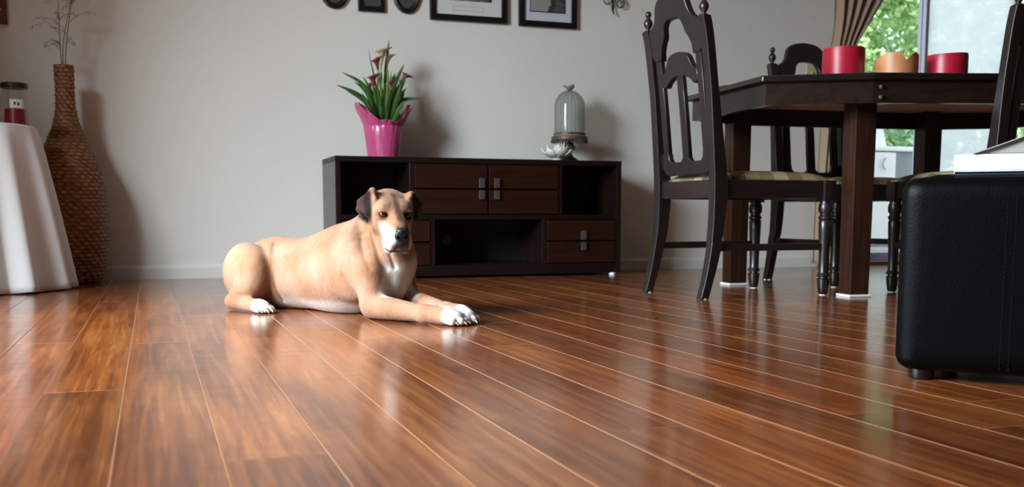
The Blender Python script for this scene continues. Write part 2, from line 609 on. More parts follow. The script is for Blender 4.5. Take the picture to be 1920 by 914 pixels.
# ------------------------------------------------------------------ dining chair
def plaid_mat():
    N = Nodes('plaid_fabric')
    tc = N.n('ShaderNodeTexCoord')
    sep = N.n('ShaderNodeSeparateXYZ')
    mp = N.n('ShaderNodeMapping')
    mp.inputs['Rotation'].default_value = (0, 0, R(12))
    N.l(tc.outputs['Object'], mp.inputs[0])
    N.l(mp.outputs[0], sep.inputs[0])
    def band(sock, freq, ph):
        a = N.n('ShaderNodeMath', operation='MULTIPLY_ADD', i_1=freq, i_2=ph)
        N.l(sock, a.inputs[0])
        f = N.n('ShaderNodeMath', operation='FRACT')
        N.l(a.outputs[0], f.inputs[0])
        return f.outputs[0]
    tan, olive, brown, cream, rust = srgb(160, 130, 92), srgb(92, 88, 62), srgb(64, 46, 34), srgb(176, 164, 140), srgb(130, 84, 52)
    def stripes(fac, cols):
        r = N.ramp(fac, [(i / len(cols), c) for i, c in enumerate(cols)])
        r.node.color_ramp.interpolation = 'CONSTANT'
        return r
    c1 = stripes(band(sep.outputs[0], 4.2, 0.2), [tan, olive, cream, brown])
    c2 = stripes(band(sep.outputs[1], 4.2, 0.4), [cream, rust, olive, tan, brown])
    mx = N.n('ShaderNodeMix', data_type='RGBA')
    mx.inputs['Factor'].default_value = 0.5
    N.l(c1, mx.inputs['A'])
    N.l(c2, mx.inputs['B'])
    N.l(mx.outputs['Result'], N.b.inputs['Base Color'])
    N.b.inputs['Roughness'].default_value = 0.85
    t = N.n('ShaderNodeTexNoise')
    t.inputs['Scale'].default_value = 400
    N.l(tc.outputs['Object'], t.inputs['Vector'])
    N.bump(t.outputs['Fac'], 0.3, 0.001)
    return N.m
M_plaid = plaid_mat()
M_cushion = M_plaid
def make_chair():
    # local frame: the chair faces +x, its width runs along y, base on z = 0
    c = thing('dining_chair', 'x', 'chair')
    HB = 0.183      # half width between rear posts
    HFw = 0.21      # half width at the front
    # rear posts: sabre leg below, raked back post above
    cl = [(-0.272, 0.0), (-0.245, 0.10), (-0.222, 0.22), (-0.212, 0.34), (-0.212, 0.43), (-0.225, 0.56), (-0.247, 0.75), (-0.272, 0.93), (-0.288, 1.0)]
    pth = smooth_path(cl, 5)
    def post(sy):
        m = MB()
        vs, fs = [], []
        n = len(pth)
        for i, (x, z) in enumerate(pth):
            w = 0.020 if z > 0.3 else 0.0165 + 0.0035 * z / 0.3
            d = 0.017 + 0.012 * max(0, 1 - abs(z - 0.4) / 0.35)
            y = sy * (HB + (0.004 if z < 0.2 else 0))
            for dx, dy in ((-d, -w), (d, -w), (d, w), (-d, w)):
                vs.append((x + dx, y + dy, z))
        for i in range(n - 1):
            for k in range(4):
                fs.append((i * 4 + k, i * 4 + (k + 1) % 4, i * 4 + 4 + (k + 1) % 4, i * 4 + 4 + k))
        fs += [(3, 2, 1, 0), tuple(range((n - 1) * 4, n * 4))]
        m.add(vs, fs)
        p = m.build('back_post', M_espresso, c, bevel=0.003)
        fz = 1.0
        prof = [(0.016, 0), (0.017, 0.004), (0.008, 0.008), (0.008, 0.012), (0.015, 0.022), (0.018, 0.032), (0.014, 0.043), (0.008, 0.052), (0.0065, 0.056), (0.011, 0.060), (0.012, 0.067), (0.009, 0.075), (0.002, 0.079)]
        MB().lathe(prof, (-0.288, sy * HB, fz - 0.002), 16).build('finial', M_espresso, p, smooth=True)
        MB().lathe([(0.017, 0), (0.018, 0.003), (0.016, 0.005)], (-0.270, sy * (HB + 0.004), -0.0005), 12).build('felt_pad', M_felt, p, smooth=True)
    for sy in (1, -1):
        post(sy)
    # front legs, turned
    for sy in (1, -1):
        prof = [(0.014, 0.003), (0.018, 0.01), (0.0225, 0.045), (0.024, 0.062), (0.018, 0.066), (0.0175, 0.069), (0.024, 0.073), (0.025, 0.078), (0.021, 0.083), (0.0185, 0.090), (0.0195, 0.15), (0.0235, 0.245), (0.0245, 0.278), (0.021, 0.284), (0.0255, 0.290), (0.0255, 0.297), (0.0205, 0.302), (0.0205, 0.308), (0.026, 0.316), (0.0275, 0.328), (0.026, 0.342), (0.022, 0.350), (0.022, 0.356)]
        l = MB().lathe(prof, (0.262, sy * HFw, 0), 20)
        l.box((0.262 - 0.025, sy * HFw - 0.025, 0.356), (0.262 + 0.025, sy * HFw + 0.025, 0.432))
        lo_ = l.build('front_leg', M_espresso, c, smooth=True)
        MB().lathe([(0.013, 0), (0.014, 0.003)], (0.262, sy * HFw, 0), 12).build('felt_pad', M_felt, lo_)
    # seat frame
    def bar(p, q, w, h, name):
        p, q = Vector(p), Vector(q)
        d = q - p
        a = math.atan2(d.y, d.x)
        Mx = Matrix.Translation((p + q) / 2) @ Matrix.Rotation(a, 4, 'Z')
        return MB().box((-d.length / 2, -w / 2, -h / 2), (d.length / 2, w / 2, h / 2), 0, Mx).build(name, M_espresso_x, c, bevel=0.003)
    for sy in (1, -1):
        bar((-0.19, sy * HB, 0.398), (0.24, sy * HFw, 0.398), 0.024, 0.066, 'seat_rail')
        bar((-0.228, sy * HB, 0.178), (0.25, sy * HFw, 0.192), 0.017, 0.026, 'stretcher')
    bar((0.264, -HFw + 0.02, 0.398), (0.264, HFw - 0.02, 0.398), 0.024, 0.066, 'seat_rail')
    bar((-0.213, -HB + 0.015, 0.398), (-0.213, HB - 0.015, 0.398), 0.022, 0.066, 'seat_rail')
    # cushion: domed pad
    nx, ny = 18, 16
    vs, fs = [], []
    for s in (1, 0):
        for i in range(nx + 1):
            for j in range(ny + 1):
                u, v = i / nx, j / ny
                x = -0.195 + 0.475 * u
                hw = (HB - 0.012) * (1 - u) + (HFw + 0.012) * u
                y = (2 * v - 1) * hw
                e = min(1.0, (1 - abs(2 * u - 1) ** 5)) * min(1.0, (1 - abs(2 * v - 1) ** 5))
                z = 0.432 + (0.006 + 0.031 * max(0, e) ** 0.55 if s else 0.0)
                vs.append((x, y, z))
    st = (nx + 1) * (ny + 1)
    for i in range(nx):
        for j in range(ny):
            a = i * (ny + 1) + j
            fs.append((a, a + ny + 1, a + ny + 2, a + 1))
            fs.append((a + st, a + 1 + st, a + ny + 2 + st, a + ny + 1 + st))
    rim = [j for j in range(ny + 1)] + [i * (ny + 1) + ny for i in range(1, nx + 1)] + [nx * (ny + 1) + j for j in range(ny - 1, -1, -1)] + [i * (ny + 1) for i in range(nx - 1, 0, -1)]
    for k in range(len(rim)):
        a, b2 = rim[k], rim[(k + 1) % len(rim)]
        fs.append((a, b2, b2 + st, a + st))
    MB().add(vs, fs).build('seat_cushion', M_cushion, c, smooth=True)
    # back panel pieces drawn in the raked plane: t = -1..1 across, s = height z
    def px(z):
        for (x0, z0), (x1, z1) in zip(pth, pth[1:]):
            if z0 <= z <= z1:
                return x0 + (x1 - x0) * (z - z0) / (z1 - z0)
        return pth[-1][0] - (z - 1.0) * 0.22
    def to3(x, y, d):
        return (px(y) + d, x, y)
    inn = HB - 0.019        # inner faces of the posts
    sym = lambda half: half + [(-x, y) for x, y in reversed(half)]
    # crest rail (top outline, then the inner arch)
    top = [(inn, 0.915), (inn, 0.985), (inn - 0.012, 0.995), (inn - 0.030, 1.003), (inn - 0.048, 1.018), (inn - 0.060, 1.040), (inn - 0.068, 1.066), (inn - 0.084, 1.085), (inn - 0.115, 1.099), (0.0, 1.105)]
    bot = [(inn - 0.008, 0.897), (inn - 0.020, 0.885), (inn - 0.058, 0.885), (inn - 0.062, 0.918), (inn - 0.078, 0.945), (inn - 0.092, 0.962), (inn - 0.100, 0.990), (inn - 0.112, 1.008), (0.035, 1.017), (0.0, 1.02)]
    outline = smooth_path(top[3:], 3)
    outline = top[:3] + outline
    ob = bot[:3] + smooth_path(bot[3:], 3)
    loop = outline + [(-x, y) for x, y in reversed(outline[:-1])] + [(-x, y) for x, y in ob] + [(x, y) for x, y in reversed(ob[:-1])]
    curve_plate('crest_rail', [loop], 0.026, 0.003, M_espresso, c, to3)
    # stiles beside the posts, and the centre slat
    for sy in (1, -1):
        pts = [(sy * (inn - 0.019), 0.49), (sy * (inn - 0.019), 0.70), (sy * (inn - 0.019), 0.89), (sy * (inn - 0.050), 0.89), (sy * (inn - 0.050), 0.70), (sy * (inn - 0.050), 0.49)]
        curve_plate('slat', [pts], 0.018, 0.002, M_espresso, c, to3)
    pts = [(0.018, 0.49), (0.018, 0.66), (0.017, 0.815), (-0.017, 0.815), (-0.018, 0.66), (-0.018, 0.49)]
    curve_plate('slat', [pts], 0.018, 0.002, M_espresso, c, to3)
    w = inn - 0.05
    up = smooth_path([(w, 0.828), (w - 0.018, 0.832), (w - 0.036, 0.852), (w - 0.052, 0.880), (w - 0.080, 0.893), (0, 0.897)], 3)
    dn = smooth_path([(w, 0.788), (w - 0.022, 0.782), (w - 0.044, 0.800), (0.03, 0.815), (0, 0.815)], 3)
    loop = up + [(-x, y) for x, y in reversed(up[:-1])] + [(-x, y) for x, y in dn] + [(x, y) for x, y in reversed(dn[:-1])]
    curve_plate('arched_rail', [loop], 0.024, 0.003, M_espresso, c, to3)
    low = [(inn, 0.490), (inn, 0.534), (inn - 0.050, 0.534), (inn - 0.051, 0.516), (inn - 0.066, 0.500), (0.034, 0.500), (0.021, 0.509), (0.018, 0.515)]
    loop = low + [(-x, y) for x, y in reversed(low)] + [(-inn, 0.490), (-inn + 0.034, 0.456), (inn - 0.034, 0.456)]
    curve_plate('lower_rail', [loop], 0.022, 0.003, M_espresso, c, to3)
    return c
ch = make_chair()
ch.location = (2.124, 3.443, 0)
ch.rotation_euler.z = R(5)
tag(ch, 'dark wooden chair pulled up to the left end of the table, fully in view', 'chair', 'dining chairs around the dark table')
ch2 = copy_tree(ch)
ch2.location = (2.925, 3.865, 0)
ch2.rotation_euler.z = R(-90)
tag(ch2, 'dark wooden chair on the window side, seen behind the table and its red candles', 'chair', 'dining chairs around the dark table')
ch3 = copy_tree(ch)
ch3.location = (2.952, 3.02, 0)
ch3.rotation_euler.z = R(88)
tag(ch3, 'dark wooden chair behind the black ottoman, cut off by the right edge of the picture', 'chair', 'dining chairs around the dark table')

# ------------------------------------------------------------------ dining table
M_ttop = wood_mat('table_top_wood', srgb(18, 13, 13), srgb(30, 22, 20), 0.28, 'X', 0.35)
M_apron = wood_mat('table_apron_wood', srgb(24, 14, 10), srgb(44, 27, 18), 0.34, 'X', 0.2, 0.4)
M_tleg = wood_mat('table_leg_wood', srgb(30, 16, 10), srgb(60, 33, 19), 0.4, 'Z', 0.12, 0.3)
M_raw = wood_mat('raw_underside_wood', srgb(186, 150, 122), srgb(216, 184, 158), 0.7, 'X', 0.0)
TX, TY = 2.915, 3.465
tb = thing('dining_table', 'large dark brown dining table with clipped corners and square legs', 'table', (TX, TY, 0), R(-5))
HX, HY, KX, KY = 0.81, 0.50, 0.34, 0.175
BW = 0.115      # the long sides bow out a little
octo = lambda i: [(-HX + i, -HY + KY + i * .5), (-HX + KX + i * .5, -HY + i), (0.10, -HY - BW + i), (HX - KX - i * .5, -HY + i), (HX - i, -HY + KY + i * .5), (HX - i, HY - KY - i * .5), (HX - KX - i * .5, HY - i), (-HX + KX + i * .5, HY - i), (-HX + i, HY - KY - i * .5)]
MB().prism(octo(0), 0.776, 0.800).build('table_top', M_ttop, tb, bevel=0.005)
MB().prism(octo(0.05), 0.770, 0.776).build('underside_board', M_raw, tb)
A, B2 = octo(0.022), octo(0.046)
for k in range(len(A)):
    j = (k + 1) % len(A)
    vs = [(*A[k], 0.697), (*A[j], 0.697), (*B2[j], 0.697), (*B2[k], 0.697), (*A[k], 0.776), (*A[j], 0.776), (*B2[j], 0.776), (*B2[k], 0.776)]
    MB().add(vs, [(0, 3, 2, 1), (4, 5, 6, 7), (0, 1, 5, 4), (1, 2, 6, 5), (2, 3, 7, 6), (3, 0, 4, 7)]).build('apron_board', M_apron, tb)
leg_spots = {(-1, -1): (2.475, 3.168), (-1, 1): (2.403, 3.885), (1, 1): (3.37, 3.83), (1, -1): (3.42, 3.10)}
def to_table(x, y):
    a = R(5)
    dx, dy = x - TX, y - TY
    return dx * math.cos(a) - dy * math.sin(a), dx * math.sin(a) + dy * math.cos(a)
for sx in (-1, 1):
    for sy in (-1, 1):
        lx, ly = to_table(*leg_spots[(sx, sy)])
        vs = []
        for z, h in ((0.006, 0.039), (0.60, 0.0425), (0.776, 0.0425)):
            vs += [(lx - h, ly - h, z), (lx + h, ly - h, z), (lx + h, ly + h, z), (lx - h, ly + h, z)]
        fs = [(3, 2, 1, 0), (8, 9, 10, 11)]
        for i in (0, 4):
            fs += [(i + k, i + (k + 1) % 4, i + 4 + (k + 1) % 4, i + 4 + k) for k in range(4)]
        lg = MB().add(vs, fs).build('leg', M_tleg, tb, bevel=0.003)
        MB().box((lx - 0.046, ly - 0.046, 0), (lx + 0.046, ly + 0.046, 0.009), 0.003).build('felt_pad', M_felt, lg)
        # corner brace between leg and apron with two bolts
        d = Vector((-sx * 0.0, sy * 1.0, 0))
        for z in (0.716, 0.752):
            MB().lathe([(0.009, 0), (0.009, 0.003), (0.006, 0.006), (0.001, 0.007)], (0, 0, 0), 12,
                       Matrix.Translation((lx - 0.02, sy * (HY - 0.020) - (0.008 if sy < 0 else 0), z)) @ Matrix.Rotation(R(90 if sy < 0 else -90), 4, 'X')).build('bolt_cap', M_steel, lg, smooth=True)
# the leg blocks reach out to the long aprons
for sx in (-1, 1):
    for sy in (-1, 1):
        lx, ly = to_table(*leg_spots[(sx, sy)])
        y0, y1 = sorted((ly, sy * (HY - 0.046)))
        MB().box((lx - 0.04, y0, 0.700), (lx + 0.04, y1, 0.770)).build('corner_block', M_tleg, tb)

# ------------------------------------------------------------------ ottoman
def leather_mat():
    N = Nodes('black_leather')
    N.b.inputs['Base Color'].default_value = srgb(4, 4, 5)
    N.b.inputs['Roughness'].default_value = 0.42
    N.b.inputs['Specular IOR Level'].default_value = 0.08
    v = N.n('ShaderNodeTexVoronoi')
    v.inputs['Scale'].default_value = 260
    N.l(N.coords(), v.inputs['Vector'])
    t = N.n('ShaderNodeTexNoise')
    t.inputs['Scale'].default_value = 22
    t.inputs['Detail'].default_value = 6
    N.l(N.coords(), t.inputs['Vector'])
    a = N.n('ShaderNodeMath', operation='MULTIPLY_ADD', i_1=0.35)
    N.l(v.outputs['Distance'], a.inputs[0])
    N.l(t.outputs['Fac'], a.inputs[2])
    N.bump(a.outputs[0], 0.25, 0.002)
    return N.m
M_leather = leather_mat()
M_thread = mat('dark_thread', srgb(5, 5, 6), 0.6, spec=0.1)
M_foot = mat('black_plastic', srgb(14, 14, 16), 0.4)
OA = math.atan2(-0.75, 0.66)
ot = thing('ottoman', 'black leather box ottoman with stitched seams in the right foreground', 'ottoman', (1.274, 1.514, 0), OA)
# local: x along the camera-facing side, y away from the camera
OW, OD, OH = 0.56, 0.50, 0.374
def soft_box(lo, hi, rad, n=14, puff=0.0):
    bm = bmesh.new()
    bmesh.ops.create_cube(bm, size=2)
    bmesh.ops.subdivide_edges(bm, edges=bm.edges[:], cuts=n, use_grid_fill=True)
    c = [(a + b) / 2 for a, b in zip(lo, hi)]
    h = [(b - a) / 2 for a, b in zip(lo, hi)]
    for v in bm.verts:
        p = [v.co[i] * h[i] for i in range(3)]
        q = [max(-h[i] + rad, min(h[i] - rad, p[i])) for i in range(3)]
        d = Vector([p[i] - q[i] for i in range(3)])
        # even out corner sampling
        if d.length > 1e-9:
            d = d.normalized() * rad
        pz = 0
        if v.co.z > 0.99:
            pz = puff * (1 - v.co.x ** 2) ** .5 * (1 - v.co.y ** 2) ** .5 if abs(v.co.x) < 1 and abs(v.co.y) < 1 else 0
        v.co = Vector([c[i] + q[i] + d[i] for i in range(3)]) + Vector((0, 0, pz))
    bm.verts.index_update()
    vs = [v.co.copy() for v in bm.verts]
    fs = [[v.index for v in f.verts] for f in bm.faces]
    bm.free()
    return MB().add(vs, fs)
soft_box((0, 0, 0.018), (OW, OD, OH - 0.004), 0.030, 26).build('body', M_leather, ot, smooth=True)
soft_box((0.034, 0.026, OH - 0.030), (OW - 0.034, OD - 0.026, OH), 0.0145, 20, 0.003).build('top_panel', M_leather, ot, smooth=True)
for x in (0.178, 0.192):
    st = MB()
    z = 0.03
    while z < OH - 0.04:
        st.box((x - 0.0011, -0.0007, z), (x + 0.0011, 0.001, z + 0.0055))
        z += 0.0085
    st.build('stitching', M_thread, ot)
st = MB()
x = 0.03
while x < OW - 0.03:
    st.box((x, -0.0004, OH - 0.0400), (x + 0.0055, 0.003, OH - 0.0387))
    x += 0.0085
st.build('stitching', M_thread, ot)
for x in (0.045, OW - 0.045):
    for y in (0.045, OD - 0.045):
        MB().lathe([(0.020, 0), (0.023, 0.004), (0.023, 0.022)], (x, y, 0), 16).build('foot', M_foot, ot, smooth=True)
# ------------------------------------------------------------------ round table under a cloth, jar candle
TCX, TCY, TCZ = -0.735, 4.62, 0.655
M_cloth = mat('white_cotton', srgb(234, 232, 230), 0.85, spec=0.2, bump=0.15, nscale=300, sheen=0.2)
st = thing('side_table', 'round side table hidden under the white floor-length cloth', 'table', (TCX, TCY, 0))
MB().lathe([(0.295, TCZ - 0.03), (0.3, TCZ - 0.026), (0.3, TCZ - 0.004), (0.297, TCZ - 0.002)], seg=48).build('table_top', M_tleg, st, smooth=True)
MB().lathe([(0.16, 0.0), (0.16, 0.02), (0.05, 0.05), (0.035, 0.2), (0.045, 0.4), (0.035, 0.6), (0.06, TCZ - 0.03)], seg=24).build('pedestal', M_tleg, st, smooth=True)
def cloth():
    nseg, rows = 220, 26
    vs, fs = [(0, 0, TCZ + 0.002)], []
    rr = random.Random(3)
    ph = [rr.uniform(0, 6.28) for _ in range(4)]
    for i in range(rows + 1):
        for k in range(nseg):
            a = 2 * PI * k / nseg
            f = 0.55 * math.sin(15 * a + ph[0] + 0.8 * math.sin(2 * a)) + 0.3 * math.sin(9 * a + ph[1]) + 0.25 * math.sin(23 * a + ph[2])
            if i == 0:
                r, z = 0.15, TCZ + 0.002
            elif i == 1:
                r, z = 0.296, TCZ + 0.002
            elif i == 2:
                r, z = 0.305, TCZ - 0.002
            else:
                t = (i - 2) / (rows - 2)
                amp = 0.004 + 0.032 * t ** 0.8
                r = 0.307 + 0.105 * t ** 0.9 + amp * f
                z = TCZ - 0.004 - (TCZ - 0.010) * t + (0.004 * f * t)
                z = max(z, 0.004)
            vs.append((r * math.cos(a), r * math.sin(a), z))
    for k in range(nseg):
        fs.append((0, 1 + k, 1 + (k + 1) % nseg))
    for i in range(rows):
        for k in range(nseg):
            a, b_ = 1 + i * nseg + k, 1 + i * nseg + (k + 1) % nseg
            fs.append((a, a + nseg, b_ + nseg, b_))
    o = MB().add(vs, fs).build('tablecloth', M_cloth, smooth=True, loc=(TCX, TCY, 0))
    for p in o.data.polygons:
        p.use_smooth = True
    sol = o.modifiers.new('thick', 'SOLIDIFY')
    sol.thickness = 0.0015
    sol.offset = 1
    return o
tag(cloth(), 'white pleated cloth reaching the floor over the round table at the left', 'tablecloth')

def thin_glass(name, tint, refl=0.08, haze=0.0, hazecol=(1, 1, 1, 1)):
    N = Nodes(name)
    tr = N.n('ShaderNodeBsdfTransparent')
    tr.inputs[0].default_value = tint
    gl = N.n('ShaderNodeBsdfGlossy')
    gl.inputs['Roughness'].default_value = 0.05
    mx = N.n('ShaderNodeMixShader')
    lw = N.n('ShaderNodeLayerWeight')
    lw.inputs[0].default_value = 0.25
    mm = N.n('ShaderNodeMath', operation='MULTIPLY_ADD', i_1=0.25, i_2=refl)
    N.l(lw.outputs['Facing'], mm.inputs[0])
    N.l(mm.outputs[0], mx.inputs[0])
    N.l(tr.outputs[0], mx.inputs[1])
    N.l(gl.outputs[0], mx.inputs[2])
    last = mx
    if haze:
        df = N.n('ShaderNodeBsdfDiffuse')
        df.inputs[0].default_value = hazecol
        m2 = N.n('ShaderNodeMixShader')
        m2.inputs[0].default_value = haze
        N.l(mx.outputs[0], m2.inputs[1])
        N.l(df.outputs[0], m2.inputs[2])
        last = m2
    N.l(last.outputs[0], N.out.inputs[0])
    return N.m
M_jar = thin_glass('jar_glass', (0.93, 0.93, 0.92, 1), 0.04)
M_redwax = mat('red_wax', srgb(120, 10, 26), 0.4, noise=0.15, nscale=20)
M_lid = mat('black_lid', srgb(22, 20, 20), 0.35)
M_label = mat('white_label', srgb(205, 200, 196), 0.6)
M_ink = mat('label_ink', srgb(60, 55, 52), 0.7)
jc = thing('jar_candle', 'red candle in a glass jar with black lid on the white cloth', 'candle', (-0.500, 4.60, TCZ + 0.004))
MB().lathe([(0.040, 0), (0.0455, 0.004), (0.045, 0.02), (0.041, 0.075), (0.0425, 0.11), (0.048, 0.148), (0.048, 0.156)], seg=36, cap=False).build('jar', M_jar, jc, smooth=True)
MB().lathe([(0.036, 0.004), (0.043, 0.006), (0.0435, 0.02), (0.0398, 0.068), (0.036, 0.069)], seg=36).build('wax', M_redwax, jc, smooth=True)
MB().lathe([(0.049, 0.150), (0.052, 0.154), (0.052, 0.166), (0.047, 0.171), (0.02, 0.172)], seg=36).build('lid', M_lid, jc, smooth=True)
lb, ink = MB(), MB()
n = 12
for m_, rad, a0, a1, z0, z1 in ((lb, 0.0432, -112, -40, 0.070, 0.104), (ink, 0.0436, -92, -80, 0.082, 0.094), (ink, 0.0436, -74, -62, 0.080, 0.092)):
    vs = []
    for i in range(n + 1):
        a = R(a0 + (a1 - a0) * i / n)
        for z in (z0, z1):
            k = 0.0412 + (z - 0.075) * 0.03 + (rad - 0.0427)
            vs.append((k * math.cos(a), k * math.sin(a), z))
    m_.add(vs, [(2 * i, 2 * i + 2, 2 * i + 3, 2 * i + 1) for i in range(n)])
lo_ = lb.build('label', M_label, jc, smooth=True)
ink.build('print', M_ink, lo_, smooth=True)

# ------------------------------------------------------------------ woven floor vase and dried grass
def wicker_mat():
    N = Nodes('woven_seagrass')
    a = N.n('ShaderNodeAttribute', attribute_name='weave')
    t = N.n('ShaderNodeTexNoise')
    t.inputs['Scale'].default_value = 45
    t.inputs['Detail'].default_value = 4
    N.l(N.coords((1, 1, 2)), t.inputs['Vector'])
    ad = N.n('ShaderNodeMath', operation='MULTIPLY_ADD', i_1=0.55)
    N.l(a.outputs['Fac'], ad.inputs[0])
    m2 = N.n('ShaderNodeMath', operation='MULTIPLY', i_1=0.55)
    N.l(t.outputs['Fac'], m2.inputs[0])
    N.l(m2.outputs[0], ad.inputs[2])
    N.l(N.ramp(ad.outputs[0], [(0.15, srgb(46, 25, 13)), (0.45, srgb(108, 64, 34)), (0.85, srgb(172, 114, 62))]), N.b.inputs['Base Color'])
    N.b.inputs['Roughness'].default_value = 0.6
    return N.m
M_wicker = wicker_mat()
VX, VY = -0.337, 4.945
def vase():
    prof = [(0.095, 0.0), (0.122, 0.02), (0.142, 0.10), (0.155, 0.20), (0.159, 0.28), (0.155, 0.37), (0.146, 0.45), (0.124, 0.54), (0.088, 0.62), (0.058, 0.69), (0.042, 0.76), (0.038, 0.82), (0.038, 0.90), (0.040, 0.955)]
    sp = smooth_path(prof, 14)
    # resample by height rows
    rows, nseg = 300, 150
    L = [0.0]
    for p, q in zip(sp, sp[1:]):
        L.append(L[-1] + math.hypot(q[0] - p[0], q[1] - p[1]))
    vs, fs, wv = [], [], []
    tot = L[-1]
    nrow = 58
    for i in range(rows + 1):
        s = tot * i / rows
        j = 0
        while j < len(L) - 2 and L[j + 1] < s:
            j += 1
        t = (s - L[j]) / max(1e-9, L[j + 1] - L[j])
        r = sp[j][0] + (sp[j + 1][0] - sp[j][0]) * t
        z = sp[j][1] + (sp[j + 1][1] - sp[j][1]) * t
        ri = s / tot * nrow
        row = int(ri)
        fz = abs(math.sin(PI * ri))
        nb = max(10, int(round(2 * PI * max(r, 0.036) / 0.032)))
        for k in range(nseg):
            a = 2 * PI * k / nseg
            br = math.sin(nb * a + (row % 2) * PI + (ri - row) * 2.2)
            wob = 0.45 * math.sin(5 * a + row * 1.7) + 0.45 * math.sin(11 * a - row * 2.3) + 0.35 * math.sin(17 * a + row * 4.1)
            h = fz * (0.58 + 0.30 * br + 0.22 * wob)
            rr_ = r + 0.0055 * h
            vs.append((rr_ * math.cos(a), rr_ * math.sin(a), z + 0.001 * wob))
            wv.append(max(0, min(1, h)))
    for i in range(rows):
        for k in range(nseg):
            a, b_ = i * nseg + k, i * nseg + (k + 1) % nseg
            fs.append((a, b_, b_ + nseg, a + nseg))
    # inner wall of the mouth
    o0 = len(vs)
    for k in range(nseg):
        a = 2 * PI * k / nseg
        vs.append((0.030 * math.cos(a), 0.030 * math.sin(a), sp[-1][1]))
        wv.append(0.2)
    for k in range(nseg):
        a = 2 * PI * k / nseg
        vs.append((0.028 * math.cos(a), 0.028 * math.sin(a), sp[-1][1] - 0.15))
        wv.append(0.0)
    for k in range(nseg):
        q = (k + 1) % nseg
        fs.append((rows * nseg + k, rows * nseg + q, o0 + q, o0 + k))
        fs.append((o0 + k, o0 + q, o0 + nseg + q, o0 + nseg + k))
    fs.append(tuple(range(nseg - 1, -1, -1)))
    me = bpy.data.meshes.new('floor_vase')
    me.from_pydata(vs, [], fs)
    at = me.attributes.new('weave', 'FLOAT', 'POINT')
    at.data.foreach_set('value', wv)
    for p in me.polygons:
        p.use_smooth = True
    me.materials.append(M_wicker)
    o = bpy.data.objects.new('floor_vase', me)
    COL.objects.link(o)
    o.location = (VX, VY, 0)
    return o
tag(vase(), 'tall brown woven bottle-shaped vase standing on the floor in the corner', 'vase')
M_straw = mat('dried_straw', srgb(112, 100, 74), 0.8, noise=0.2)
M_seed = mat('dried_seed_head', srgb(128, 116, 92), 0.85)
db = thing('dried_grass', 'wispy dried grass stems in the woven vase', 'dried plant', (VX, VY, 0.84))
rg = random.Random(5)
def twig(p0, p1, p2, r0, r1, name='stem', m=M_straw):
    return MB().tube(smooth_path([p0, p1, p2], 6), [r0 + (r1 - r0) * i / 12 for i in range(13)], 5).build(name, m, db, smooth=True)
mains = [((0.0, 0, 0.0), (0.005, -0.005, 0.22), (0.075, -0.02, 0.50)), ((0.0, 0, 0.0), (-0.01, 0.0, 0.2), (-0.01, 0.03, 0.52)), ((0.0, 0, 0.0), (0.02, 0.01, 0.25), (0.08, 0.02, 0.56))]
for pts in mains:
    twig(*pts, 0.0028, 0.0012)
    sp = smooth_path(pts, 6)
    for q in range(9):
        t = rg.randint(5, 12)
        b0 = Vector(sp[t])
        a = rg.uniform(0, 6.28)
        ln = rg.uniform(0.05, 0.13)
        b1 = b0 + Vector((math.cos(a) * ln * 0.45, math.sin(a) * ln * 0.25, ln * 0.35))
        b2 = b0 + Vector((math.cos(a) * ln, math.sin(a) * ln * 0.4, ln * rg.uniform(-0.1, 0.5)))
        b2.y = min(b2.y, 0.16)
        br = twig(tuple(b0), tuple(b1), tuple(b2), 0.0012, 0.0006)
        sd = MB()
        for k in range(12):
            w = k / 11
            c = b1.lerp(b2, w) if k > 3 else b0.lerp(b1, 0.5 + w)
            c = c + Vector((rg.uniform(-1, 1), rg.uniform(-1, 1), rg.uniform(-1, 1))) * 0.007
            d = Vector((rg.uniform(-1, 1), rg.uniform(-1, 1), rg.uniform(-1, 0.4))).normalized()
            sd.tube([c, c + d * 0.006, c + d * 0.013], [0.0004, 0.0013, 0.0003], 4)
        sd.build('seed_head', M_seed, br, smooth=True)

# ------------------------------------------------------------------ wall pictures
M_mat = mat('picture_mat', srgb(206, 204, 200), 0.75)
M_mat2 = mat('picture_mat_cool', srgb(196, 196, 204), 0.75)
M_line = mat('fine_grey_line', srgb(130, 126, 122), 0.7)
def photo_mat(name, dark, light, scale, stretch, seed):
    N = Nodes(name)
    t = N.n('ShaderNodeTexNoise')
    t.inputs['Scale'].default_value = scale
    t.inputs['Detail'].default_value = 8
    t.inputs['Distortion'].default_value = 1.2
    mp = N.coords(stretch)
    mp.node.inputs['Location'].default_value = (seed, seed * 2, seed * 3)
    N.l(mp, t.inputs['Vector'])
    N.l(N.ramp(t.outputs['Fac'], [(0.35, dark), (0.65, light)]), N.b.inputs['Base Color'])
    N.b.inputs['Roughness'].default_value = 0.3
    return N.m
M_ph1 = photo_mat('waves_photograph', srgb(28, 28, 28), srgb(150, 148, 144), 14, (1, 1, 2.6), 3)
M_ph2 = photo_mat('cliff_photograph', srgb(22, 22, 22), srgb(92, 88, 84), 16, (1, 1, 2), 8)
M_sky = mat('pale_photo_sky', srgb(150, 142, 138), 0.4, noise=0.05, nscale=5)
M_mirror = mat('grey_picture_glass', srgb(72, 72, 68), 0.35, noise=0.15, nscale=9)
def rect_frame(parent, w, h, bw, depth, m=M_black):
    for lo, hi in (((0, -depth, 0), (w, 0, bw)), ((0, -depth, h - bw), (w, 0, h)), ((0, -depth, bw), (bw, 0, h - bw)), ((w - bw, -depth, bw), (w, 0, h - bw))):
        MB().box(lo, hi).build('frame_bar', m, parent, bevel=0.003)
YW = YB - 0.001
